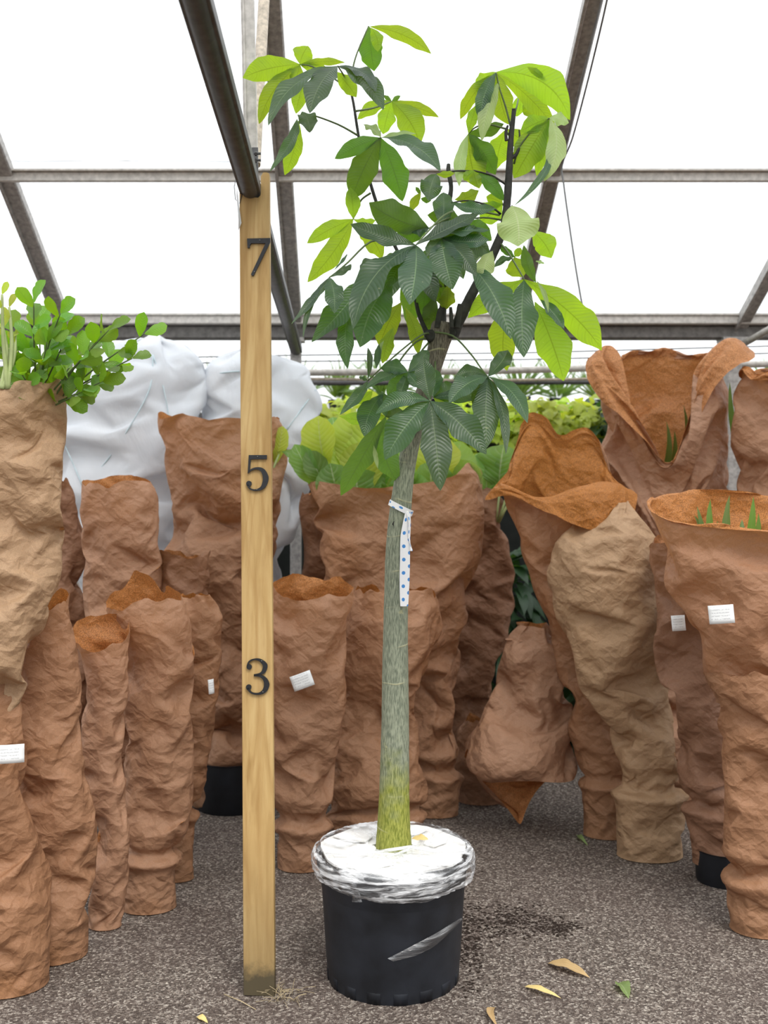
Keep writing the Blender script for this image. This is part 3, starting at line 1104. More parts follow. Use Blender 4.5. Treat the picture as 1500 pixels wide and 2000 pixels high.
def strip(name, edge_a, edge_b, mat, n=14, bulge=0.004):
    """a film tail between two edges given as pixel paths on the pot"""
    def samp(e):
        e = np.array(e, float)
        q = np.linspace(0, len(e) - 1, n)
        return np.stack([np.interp(q, range(len(e)), e[:, 0]), np.interp(q, range(len(e)), e[:, 1])], -1)
    A, B_ = samp(edge_a), samp(edge_b)
    G = np.zeros((n, 5, 3))
    for i in range(n):
        for j in range(5):
            u = j / 4
            x, y = A[i] * (1 - u) + B_[i] * u
            G[i, j] = potside(x, y, 0.003 + bulge * math.sin(u * PI) + 0.002 * math.sin(i * 1.3 + j))
    return obj(name, grid_np(name, G), mat, tree)


strip('wrap_tail', [(683, 1728), (690, 1745), (687, 1762)], [(694, 1728), (704, 1748), (707, 1762)], M['wrap_thin'])
strip('wrap_tail', [(757, 1872), (800, 1850), (850, 1824), (880, 1805), (902, 1792)], [(768, 1878), (815, 1866), (850, 1848), (884, 1816), (903, 1797)], M['wrap_thin'])
# rope-like twist of wrap across the top
m = MB()
tw = [(-0.20, -0.10, 0.030), (-0.10, -0.115, 0.034), (-0.02, -0.10, 0.038), (0.05, -0.075, 0.040), (0.12, -0.09, 0.032), (0.21, -0.08, 0.028)]
m.tube([(PC[0] + a, PC[1] + b, ZR + c) for a, b, c in tw], [0.002, 0.004, 0.005, 0.005, 0.004, 0.002], 8)
m.tube([(PC[0] - 0.02, PC[1] - 0.13, ZR + 0.028), (PC[0] + 0.04, PC[1] - 0.095, ZR + 0.038), (PC[0] + 0.085, PC[1] - 0.03, ZR + 0.044), (PC[0] + 0.10, PC[1] + 0.05, ZR + 0.036)], [0.002, 0.004, 0.004, 0.002], 8)
obj('wrap_twist', m, M['wrap'], tree)
me = leaf_mesh('dry_leaf', (PC[0] + 0.055, PC[1] - 0.02, ZR + 0.045), (PC[0] + 0.105, PC[1] - 0.04, ZR + 0.05), 0.024, np.array([0, -0.5, 0.9]), seed=5, fold=0.4)
obj('dry_leaf', me, M['leaf_dry'], tree, 'yellowed dry leaf caught in the wrap')

# trunk
tk = [(769, 1690, 74), (769, 1650, 71), (769, 1610, 64), (770, 1550, 59), (771, 1480, 56), (772, 1400, 53.5), (772, 1300, 50.5), (773, 1200, 47), (775, 1100, 46), (779, 1030, 44), (785, 970, 40), (792, 920, 36), (802, 870, 34),
      (815, 820, 34), (830, 765, 35), (845, 715, 37), (855, 680, 40), (862, 652, 46), (865, 636, 45), (866, 630, 40)]


def smooth_path(pts, sub=5):
    pts = [np.array(p, float) for p in pts]
    out = []
    K = len(pts)
    for i in range(K - 1):
        p0, p1, p2, p3 = pts[max(i - 1, 0)], pts[i], pts[i + 1], pts[min(i + 2, K - 1)]
        for s in range(sub):
            u = s / sub
            out.append(0.5 * ((2 * p1) + (p2 - p0) * u + (2 * p0 - 5 * p1 + 4 * p2 - p3) * u * u + (3 * p1 - p0 - 3 * p2 + p3) * u ** 3))
    out.append(pts[-1])
    return out


def limb(name, pts, Y, mat, parent, n=14, bump=0.03, seed=0, yend=None, label=None):
    sp = smooth_path(pts, 5)
    P3, R = [], []
    r = random.Random(seed)
    for i, (x, y, w) in enumerate(sp):
        yy = Y if yend is None else Y + (yend - Y) * i / (len(sp) - 1)
        P3.append(P(x, y, yy))
        R.append(w / 2 / F * yy * (1 + bump * r.uniform(-1, 1)))
    m = MB()
    m.tube(P3, R, n)
    return obj(name, m, mat, parent, label, smooth_angle=60)


trunk = limb('trunk', tk, 3.34, M['bark'], tree, 28, 0.012, 3)
# cut-off scar and knots on the trunk
for (x, y, r) in ((776, 1024, 9), (841, 655, 10), (880, 650, 9)):
    m = MB()
    c = P(x, y, 3.34 - 0.03)
    m.lathe((0, 0, 0), [(r * 1.25 / F * 3.3, 0), (r * 0.95 / F * 3.3, 0.006), (r * 0.6 / F * 3.3, 0.005), (0.0005, 0.003)], 10)
    m.v = [(c[0] + a, c[1] + 0.006 - q, c[2] + b) for a, b, q in m.v]
    obj('branch_scar', m, M['branch'], trunk)
limb('branch', [(884, 655, 26), (897, 625, 22), (918, 582, 20), (945, 530, 19), (967, 487, 18), (983, 445, 15), (990, 400, 15), (994, 340, 14), (998, 270, 11), (1003, 225, 9), (1003.5, 212, 8)], 3.34, M['branch'], tree, 12, 0.05, 4, 3.30)
limb('branch', [(996, 310, 8), (1008, 302, 7), (1014, 285, 6), (1015, 268, 4), (1014, 254, 3)], 3.31, M['branch'], tree, 10, 0.05, 5)
limb('branch', [(989, 275, 7), (988, 258, 6), (992, 245, 4)], 3.305, M['branch'], tree, 10, 0.05, 6)
limb('branch', [(862, 640, 20), (866, 590, 14), (872, 520, 12), (879, 440, 10), (878, 395, 10), (881, 365, 9), (876, 335, 9), (876, 322, 8)], 3.36, M['branch'], tree, 10, 0.06, 7, 3.42)
limb('branch', [(844, 668, 16), (829, 640, 9), (817, 610, 8), (808, 570, 7), (785, 510, 7), (757, 450, 6.5), (735, 395, 6.5), (717, 335, 6), (704, 285, 5.5), (697, 245, 5.5), (690, 200, 5), (682, 165, 4)], 3.33, M['branch'], tree, 10, 0.04, 8, 3.36)
limb('branch', [(892, 640, 13), (896, 615, 13), (899, 597, 12), (899.5, 594, 10)], 3.30, M['branch'], tree, 10, 0.04, 9)
limb('branch', [(882, 640, 9), (881, 615, 8), (880, 600, 6)], 3.29, M['branch'], tree, 10, 0.04, 10)
limb('branch', [(854, 640, 12), (858, 612, 11), (862, 602, 9)], 3.31, M['branch'], tree, 10, 0.04, 11)

# leaf kinds: material, tilt of the seen side (up is +), upper side seen?
KIND = {'d': ('leaf_old', 0.45, True), 'g': ('leaf_old', 1.0, True), 'b': ('leaf_young_backlit', -0.75, False), 'm': ('leaf_old', -0.7, False), 'p': ('leaf_pale', 0.35, False), 's': ('leaf_pale', 0.9, True), 'y': ('leaf_young_backlit', 0.25, True)}
# clusters: (hub px, py, depth offset, stalk path back to the branch [(px,py)...], leaves)
# leaf: (kind, tip px, tip py, width px, side curve, arch [, base px, base py])
CL = [
 (720, 51, 0.02, [(684, 172), (688, 140), (697, 105)], [
  ('m', 731, 139, 44, 0.02, 0.06), ('b', 738, 101, 24, -0.12, 0.03, 724, 54), ('b', 842, 105, 28, -0.10, 0.05, 722, 52)]),
 (586, 126, 0.06, [(684, 176), (650, 152), (610, 130)], [
  ('b', 474, 152, 48, 0.06, 0.04), ('b', 506, 242, 36, 0.10, 0.05), ('b', 602, 90, 38, -0.08, 0.03), ('b', 674, 122, 15, -0.05, 0.04), ('b', 640, 134, 22, 0.05, 0.03), ('b', 574, 170, 26, 0.0, 0.04), ('b', 578, 222, 30, 0.04, 0.03, 600, 150)]),
 (660, 129, -0.12, [(688, 182), (676, 155)], [
  ('g', 524, 245, 40, 0.10, 0.06), ('g', 605, 221, 50, 0.04, 0.06), ('g', 749, 215, 44, -0.05, 0.06), ('b', 696, 190, 30, -0.04, 0.03, 656, 140), ('g', 735, 180, 26, -0.1, 0.04)]),
 (585, 228, -0.04, [(698, 264), (660, 243), (606, 224)], [
  ('g', 605, 259, 36, -0.05, 0.05, 590, 218), ('g', 527, 335, 22, -0.08, 0.06, 580, 232), ('b', 556, 342, 32, -0.04, 0.05, 583, 236)]),
 (765, 198, 0.10, [(695, 217), (725, 212), (748, 205)], [
  ('m', 749, 186, 8, 0, 0.03), ('m', 782, 187, 9, 0, 0.03), ('b', 857, 229, 21, -0.06, 0.05), ('b', 820, 284, 52, -0.10, 0.05), ('b', 748, 262, 34, 0.03, 0.05), ('b', 698, 233, 26, 0.10, 0.06)]),
 (744, 269, -0.14, [(702, 282), (715, 276)], [
  ('s', 710, 243, 24, 0.06, 0.05), ('s', 812, 261, 22, 0.05, 0.04), ('m', 654, 310, 32, 0.06, 0.06), ('m', 686, 391, 52, 0.03, 0.04), ('m', 786, 393, 50, -0.03, 0.04), ('g', 860, 335, 44, -0.08, 0.06)]),
 (690, 428, 0.02, [(724, 377), (706, 390), (696, 410)], [
  ('b', 684, 366, 28, 0.03, 0.03), ('b', 734, 430, 18, 0.16, 0.03), ('b', 600, 475, 32, 0.05, 0.04), ('b', 601, 551, 42, -0.03, 0.04), ('b', 746, 506, 38, -0.10, 0.04, 695, 440)]),
 (643, 542, -0.16, [(772, 470), (724, 472), (680, 512), (659, 530)], [
  ('g', 686, 516, 16, 0.12, 0.05), ('g', 678, 496, 7, 0.08, 0.04, 652, 528), ('g', 569, 633, 17, -0.06, 0.06), ('g', 592, 661, 12, 0.05, 0.06), ('g', 653, 612, 36, -0.03, 0.05)]),
 (812, 479, -0.24, [(884, 412), (862, 425), (836, 452)], [
  ('d', 685, 438, 40, -0.06, 0.05), ('g', 690, 642, 62, 0.08, 0.08), ('d', 703, 678, 70, 0.06, 0.06, 765, 545), ('g', 800, 595, 62, -0.03, 0.06), ('g', 935, 418, 36, 0.05, 0.06), ('g', 955, 450, 36, 0.02, 0.06, 842, 462), ('d', 760, 560, 44, 0.04, 0.05)]),
 (792, 520, -0.10, [(862, 560), (830, 530)], [
  ('d', 609, 668, 50, -0.06, 0.06, 720, 540), ('g', 704, 534, 30, 0.06, 0.05, 746, 506), ('d', 679, 720, 32, 0.05, 0.05, 685, 600), ('b', 741, 676, 44, 0.05, 0.05, 784, 590), ('b', 747, 710, 28, 0.03, 0.04, 768, 640), ('b', 817, 692, 28, -0.06, 0.05, 791, 600), ('s', 738, 715, 12, 0.05, 0.05, 750, 665)]),
 (838, 446, -0.06, [(880, 425), (862, 432)], [
  ('m', 721, 396, 62, -0.05, 0.05), ('m', 770, 470, 40, 0.05, 0.05), ('d', 800, 450, 30, 0.0, 0.03)]),
 (862, 466, -0.22, [(975, 420), (930, 415), (890, 440)], [
  ('d', 884, 565, 62, 0.02, 0.06), ('d', 958, 500, 54, -0.12, 0.10), ('d', 832, 502, 24, 0.03, 0.05), ('d', 955, 468, 36, 0.10, 0.05), ('d', 930, 540, 36, -0.05, 0.05)]),
 (846, 512, -0.05, [(870, 560), (862, 530)], [
  ('m', 868, 598, 46, -0.03, 0.05, 836, 514), ('b', 868, 606, 30, -0.05, 0.05, 874, 558), ('m', 838, 650, 32, 0.05, 0.05, 850, 578), ('m', 826, 634, 30, 0.0, 0.05, 830, 540), ('d', 905, 545, 22, 0.0, 0.04, 885, 500)]),
 (800, 500, 0.02, [(862, 560), (835, 525)], [
  ('d', 742, 600, 46, 0.05, 0.06), ('m', 800, 640, 44, -0.03, 0.05), ('d', 850, 590, 44, -0.05, 0.06), ('m', 722, 540, 40, 0.04, 0.05), ('d', 870, 520, 40, 0.05, 0.05)]),
 (900, 430, 0.05, [(980, 430), (945, 425)], [
  ('d', 850, 500, 42, 0.05, 0.05), ('d', 925, 520, 44, -0.05, 0.06), ('m', 960, 470, 36, -0.05, 0.05), ('m', 835, 420, 36, 0.05, 0.05)]),
 (864, 446, -0.02, [(880, 440)], [
  ('d', 866, 376, 40, 0.02, 0.05), ('s', 892, 440, 22, 0.05, 0.05)]),
 (882, 396, -0.06, [(978, 418), (955, 402), (915, 392)], [
  ('d', 968, 408, 25, 0.10, 0.05), ('b', 935, 372, 26, 0.1, 0.04, 888, 390)]),
 (982, 398, 0.08, [(988, 412)], [
  ('b', 938, 434, 44, 0.0, 0.05), ('b', 950, 384, 28, 0.06, 0.04), ('b', 925, 412, 24, 0.0, 0.04)]),
 (852, 340, -0.05, [(925, 335), (890, 334)], [
  ('d', 837, 393, 40, 0.05, 0.06), ('b', 888, 338, 14, 0.05, 0.05), ('b', 802, 412, 17, 0.04, 0.04, 822, 376), ('m', 842, 392, 14, 0, 0.04, 822, 388), ('m', 812, 365, 8, 0, 0.03, 822, 380)]),
 (969, 141, -0.02, [(997, 246), (988, 210), (975, 170)], [
  ('b', 899, 233, 28, 0.10, 0.06), ('b', 932, 181, 36, 0.05, 0.04), ('d', 938, 238, 30, 0.06, 0.05), ('p', 941, 275, 30, 0.05, 0.05, 976, 158), ('b', 993, 243, 46, 0.04, 0.05), ('b', 1113, 234, 62, -0.20, 0.06), ('b', 1086, 256, 34, -0.06, 0.05), ('b', 1030, 131, 13, 0.04, 0.03, 1066, 158)]),
 (1013, 188, 0.10, [(1004, 225), (1010, 205)], [
  ('b', 1009, 228, 32, -0.1, 0.04), ('b', 1043, 230, 34, 0.0, 0.04, 1030, 190)]),
 (915, 261, 0.02, [(992, 253), (955, 243), (930, 248)], [
  ('b', 933, 203, 21, -0.03, 0.04), ('m', 984, 242, 28, 0.05, 0.05), ('p', 897, 364, 23, 0.05, 0.05), ('m', 968, 341, 40, -0.04, 0.05), ('b', 936, 368, 56, 0.05, 0.05)]),
 (925, 333, -0.04, [(990, 362), (965, 345), (945, 338)], [
  ('m', 984, 392, 26, -0.06, 0.05), ('b', 905, 352, 18, 0, 0.04), ('b', 935, 366, 24, 0.05, 0.04)]),
 (988, 253, 0.06, [(993, 262)], [
  ('b', 970, 330, 40, 0.06, 0.05), ('b', 1036, 292, 36, -0.05, 0.05)]),
 (1073, 231, -0.08, [(1004, 320), (1016, 285), (1045, 250)], [
  ('b', 1017, 257, 36, 0.06, 0.05), ('b', 1004, 348, 58, 0.02, 0.06), ('p', 1063, 354, 36, -0.12, 0.05), ('g', 1005, 401, 14, -0.12, 0.05, 1074, 275), ('p', 1111, 240, 26, -0.08, 0.04), ('b', 1048, 344, 26, 0, 0.05)]),
 (1000, 402, -0.20, [(984, 432), (990, 415)], [
  ('p', 1012, 481, 76, -0.06, 0.05)]),
 (1024, 546, -0.10, [(972, 470), (990, 490), (1012, 525)], [
  ('d', 1023, 698, 54, 0.03, 0.05), ('b', 1175, 684, 64, -0.08, 0.05), ('b', 1101, 744, 66, -0.03, 0.05, 1045, 590), ('d', 1102, 642, 24, -0.02, 0.04, 1056, 585), ('b', 914, 621, 42, 0.06, 0.05), ('b', 990, 724, 56, 0.10, 0.05, 1010, 570), ('m', 1023, 479, 22, -0.05, 0.05, 1047, 552), ('s', 1071, 610, 9, -0.05, 0.05, 1047, 548)]),
 (921, 520, -0.20, [(962, 492), (940, 500)], [
  ('d', 998, 662, 58, -0.03, 0.07), ('p', 944, 550, 36, 0.08, 0.06, 962, 490)]),
 (1040, 452, 0.04, [(985, 440), (1010, 445)], [
  ('b', 1077, 504, 42, -0.08, 0.05), ('s', 1063, 515, 9, 0, 0.03, 1046, 510)]),
 (1005, 502, 0.02, [(970, 470), (990, 488)], [
  ('b', 1021, 541, 42, 0.10, 0.05), ('g', 966, 522, 17, 0.05, 0.05), ('b', 1017, 484, 16, 0.05, 0.04), ('m', 975, 480, 14, 0, 0.04)]),
 (840, 783, -0.34, [(836, 690), (838, 740)], [
  ('d', 826, 697, 38, -0.02, 0.05), ('d', 734, 808, 34, 0.12, 0.07), ('d', 752, 898, 62, 0.03, 0.06), ('d', 860, 958, 56, 0.0, 0.06), ('d', 950, 887, 56, -0.03, 0.06)]),
 (846, 776, -0.16, [(850, 700), (850, 740)], [
  ('d', 888, 752, 44, 0.10, 0.06), ('d', 955, 775, 32, -0.02, 0.05), ('b', 892, 862, 32, -0.05, 0.05, 856, 800), ('d', 852, 722, 32, 0.0, 0.05), ('b', 905, 820, 24, 0, 0.05)]),
 (953, 736, -0.24, [(840, 648), (884, 656), (919, 691), (940, 720)], [
  ('g', 992, 684, 34, 0.06, 0.05), ('g', 877, 788, 42, 0.06, 0.07), ('d', 885, 742, 26, 0.20, 0.05), ('d', 951, 874, 50, 0.03, 0.05), ('g', 988, 887, 20, -0.05, 0.06), ('g', 1030, 826, 33, -0.08, 0.06), ('d', 925, 800, 30, 0, 0.04)]),
 (797, 728, -0.18, [(838, 668), (820, 690)], [
  ('d', 743, 719, 30, 0.10, 0.06), ('d', 836, 684, 30, 0.04, 0.05), ('g', 714, 759, 24, 0.05, 0.06), ('d', 822, 760, 24, 0.02, 0.05), ('m', 757, 775, 28, 0.05, 0.05), ('d', 818, 728, 16, 0, 0.03), ('d', 778, 780, 22, 0, 0.04)]),
 (718, 744, -0.14, [(842, 652), (822, 655), (770, 696)], [
  ('g', 664, 810, 22, -0.06, 0.06), ('g', 718, 679, 11, 0.05, 0.05), ('g', 701, 736, 12, 0, 0.04), ('g', 735, 720, 13, 0, 0.04, 740, 672)]),
 (753, 814, -0.14, [(842, 660), (812, 668), (775, 715), (763, 765)], [
  ('b', 663, 813, 29, -0.06, 0.05), ('d', 711, 852, 44, 0.08, 0.05, 748, 770), ('m', 666, 968, 46, 0.03, 0.06), ('m', 781, 945, 46, 0.10, 0.05), ('d', 786, 801, 28, 0.05, 0.05), ('b', 699, 789, 30, 0.05, 0.05, 727, 764), ('d', 745, 765, 26, 0, 0.05), ('s', 738, 915, 9, 0, 0.04, 730, 870)]),
]
li = 0
for hx, hy, dy, path, leaves in CL:
    Yh = 3.34 + dy
    P0 = [(*path[0],)] + list(path[1:]) + [(hx, hy)]
    sp = smooth_path([np.array(q) for q in P0], 4)
    pts = [P(q[0], q[1], 3.33 + (Yh - 3.33) * i / (len(sp) - 1)) for i, q in enumerate(sp)]
    m = MB()
    m.tube(pts, [0.0034 - 0.0014 * i / (len(pts) - 1) for i in range(len(pts))], 7)
    stalk = obj('leaf_stalk', m, M['stem'] if hy > 420 or hy < 300 else M['branch'], tree)
    for lf in leaves:
        kd, tx, ty, w, side, arch = lf[:6]
        bx_, by_ = lf[6:8] if len(lf) > 6 else (hx, hy)
        li += 1
        r = random.Random(li)
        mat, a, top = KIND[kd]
        a = a + r.uniform(-0.18, 0.18)
        g = r.uniform(-0.25, 0.25)
        Yb = Yh + r.uniform(-0.012, 0.012)
        if len(lf) > 6:
            Yb += r.uniform(-0.03, 0.03)
        Bp = P(bx_, by_, Yb)
        Yt = Yb
        for _ in range(3):
            Tq = P(tx, ty, Yt)
            Yt = Yb + float(np.clip(a * (Tq[2] - Bp[2]) + g * (Tq[0] - Bp[0]), -0.16, 0.16))
        Tq = P(tx, ty, Yt)
        me = leaf_mesh('leaflet', Bp, Tq, w * 1.06 / F * Yb, norm(np.array([g, -1, a])), arch=arch, side=side, top=top, seed=li,
                       fold=r.uniform(0.10, 0.28), wav=r.uniform(0.08, 0.16), ns=21)
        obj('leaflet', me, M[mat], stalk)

# spotted ribbon: a loop round the trunk, a knot, one long tail and a short twisted one
nL = 40
G = np.zeros((nL, 4, 3))
uvR = np.zeros((nL, 4, 2))
RW = 20 / F * 3.3
tc = P(783, 992, 3.34)
tr = 22.5 / F * 3.34
for i in range(nL):
    a = 2 * PI * i / (nL - 1) - PI * 0.1
    for j in range(4):
        u = j / 3
        wloc = RW * (0.55 if math.sin(a) < 0.6 else 0.4)
        G[i, j] = tc + np.array([math.cos(a) * (tr + 0.001) + (0.5 - u) * wloc * 0.35, math.sin(a) * (tr + 0.001), (0.5 - u) * wloc - 0.018 * math.cos(a) * 1.0])
        uvR[i, j] = (u, i / nL * 2 * PI * tr / RW + 0.3)
obj('ribbon_loop', grid_np('ribbon_loop', G, uvR), M['ribbon'], tree)
m = MB()
kc = P(794, 1001, 3.315)
m.lathe((0, 0, 0), [(0.001, -0.008), (0.006, -0.006), (0.009, 0), (0.006, 0.006), (0.001, 0.008)], 10)
m.v = [(kc[0] + a, kc[1] + b, kc[2] + c) for a, b, c in m.v]
obj('ribbon_knot', m, M['board'], tree)


def ribbon_tail(cl, name):
    n = 40
    c = smooth_path([np.array(q, float) for q in cl], 10)
    n = len(c)
    G = np.zeros((n, 5, 3))
    uv = np.zeros((n, 5, 2))
    run = 0
    for i, (x, y, w, tw) in enumerate(c):
        p = P(x, y, 3.30)
        if i:
            run += np.linalg.norm(p - prev)
        prev = p
        for j in range(5):
            u = j / 4
            dx = (u - 0.5) * w / F * 3.3
            G[i, j] = p + np.array([dx * math.cos(tw), dx * math.sin(tw) - 0.003 * math.sin(u * PI), 0])
            uv[i, j] = (u, run / RW)
    return obj(name, grid_np(name, G, uv), M['ribbon'], tree)


ribbon_tail([(795, 1002, 8, 0.2), (793, 1025, 14, 0.15), (791, 1050, 18, 0.1), (791, 1090, 19.5, 0.0), (790, 1140, 19, 0.0), (789.5, 1184, 15.5, 0.1)], 'ribbon_tail')
ribbon_tail([(797, 1000, 10, 0.5), (800, 1020, 9, 1.0), (799, 1045, 6, 0.6), (801, 1062, 5, 1.2), (803, 1076, 7, 0.3)], 'ribbon_tail')


# ------------------------------------------------------------------ paper-wrapped plants
def gauss(x, c, s):
    d = (x - c + PI) % (2 * PI) - PI
    return np.exp(-(d / s) ** 2)


FRONT = -PI / 2


def bilin(G, R, C):
    """sample a grid that closes on itself along its columns"""
    nr, nc = G.shape[:2]
    R = np.clip(R, 0, nr - 1)
    r0 = np.minimum(np.floor(R).astype(int), nr - 2)
    c0 = np.floor(C).astype(int)
    fr, fc = (R - r0)[..., None], (C - c0)[..., None]
    a, b = c0 % nc, (c0 + 1) % nc
    return (G[r0, a] * (1 - fc) + G[r0, b] * fc) * (1 - fr) + (G[r0 + 1, a] * (1 - fc) + G[r0 + 1, b] * fc) * fr


def crush(T, cell, excess, cap, seed, levels=4, vert=1.0, keep=None, its=(160, 90, 50, 24), smooth=0):
    """a sheet of paper with more length than the shape T it wraps: edge lengths are held, so it buckles into flat
    facets and creases, first large ones, then smaller ones inside them. keep: rows (fraction 0..1 -> slack factor)"""
    rng = np.random.RandomState(seed)
    nr, nc = T.shape[:2]
    hgt = np.linalg.norm(np.diff(T, axis=0), axis=-1).sum(0).mean()
    circ = np.linalg.norm(np.roll(T, -1, 1) - T, axis=-1).sum(1).mean()
    A0 = max(6, int(round(circ / cell)))
    Z0 = max(4, int(round(hgt / (cell * vert))))
    R = np.linspace(0, nr - 1, Z0 + 1)[:, None] * np.ones((1, A0))
    C = np.arange(A0)[None, :] * nc / A0 * np.ones((Z0 + 1, 1))
    C = C + (np.arange(Z0 + 1) % 2)[:, None] * 0.5 * nc / A0
    jr = rng.uniform(-0.33, 0.33, R.shape) * (nr - 1) / Z0
    jr[0] = 0
    jr[-1] = 0
    R = R + jr
    C = C + rng.uniform(-0.33, 0.33, C.shape) * nc / A0
    p = None
    for lv in range(levels):
        tg = bilin(T, R, C)
        v = R / (nr - 1)
        nz = perlin(np.stack([np.cos(C / nc * 2 * PI) * 1.4, np.sin(C / nc * 2 * PI) * 1.4, v * 3 + seed * 1.37], -1))
        ex = 1 + excess * np.clip(0.75 + 1.5 * nz, 0.10, 2.0) * (1 if keep is None else np.interp(v, keep[0], keep[1]))
        cp = cap * (np.ones_like(v) if keep is None else np.interp(v, keep[0], keep[1]))[..., None]
        if p is None:
            p = tg + rng.normal(size=tg.shape) * cell * 0.12
        else:
            p = p + rng.normal(size=p.shape) * cell / 2 ** lv * 0.035
        p[0] = tg[0]

        def rest(a, b):
            return np.linalg.norm(a - b, axis=-1)
        roll = lambda x: np.roll(x, -1, 1)
        # columns wrap, so the target of the wrapped neighbour is simply rolled
        Lh = rest(tg, roll(tg)) * (1 + (ex - 1) * 0.75)
        Lv = rest(tg[:-1], tg[1:]) * (1 + (ex[:-1] - 1) * 1.3)
        Ld = rest(tg[:-1], roll(tg)[1:]) * ex[:-1]
        Le = rest(roll(tg)[:-1], tg[1:]) * ex[:-1]
        Lh2 = rest(tg, roll(roll(tg))) * (1 + (ex - 1) * 0.75)
        Lv2 = rest(tg[:-2], tg[2:]) * (1 + (ex[:-2] - 1) * 1.3)

        def corr(d, L):
            n = np.linalg.norm(d, axis=-1)
            return d * (0.5 * (1 - L / (n + 1e-9)))[..., None]
        for it in range(its[lv]):
            c = corr(roll(p) - p, Lh) * 0.5
            p = p + c - np.roll(c, 1, 1)
            c = corr(p[1:] - p[:-1], Lv) * 0.5
            p[:-1] += c
            p[1:] -= c
            c = corr(roll(p)[1:] - p[:-1], Ld) * 0.5
            p[:-1] += c
            p[1:] -= np.roll(c, 1, 1)
            q = roll(p)
            c = corr(p[1:] - q[:-1], Le) * 0.5
            p[1:] -= c
            p[:-1] += np.roll(c, 1, 1)
            c = corr(roll(roll(p)) - p, Lh2) * 0.06
            p = p + c - np.roll(c, 2, 1)
            c = corr(p[2:] - p[:-2], Lv2) * 0.06
            p[:-2] += c
            p[2:] -= c
            d = p - tg
            n = np.linalg.norm(d, axis=-1, keepdims=True)
            p = tg + d * np.minimum(1, cp / (n + 1e-9))
            p[0] = tg[0]
        if lv < levels - 1:
            def up(X, wrapv=None):
                nx = np.roll(X, -1, 1)
                if wrapv is not None:
                    nx = nx.copy()
                    nx[:, -1] += wrapv
                Y = np.empty((X.shape[0], X.shape[1] * 2) + X.shape[2:])
                Y[:, ::2] = X
                Y[:, 1::2] = (X + nx) / 2
                Q = np.empty((Y.shape[0] * 2 - 1,) + Y.shape[1:])
                Q[::2] = Y
                Q[1::2] = (Y[:-1] + Y[1:]) / 2
                return Q
            p, R, C = up(p), up(R), up(C, nc)
    for _ in range(smooth):
        p[1:-1] = p[1:-1] * 0.5 + (p[:-2] + p[2:] + np.roll(p, 1, 1)[1:-1] + np.roll(p, -1, 1)[1:-1]) * 0.125
    return p


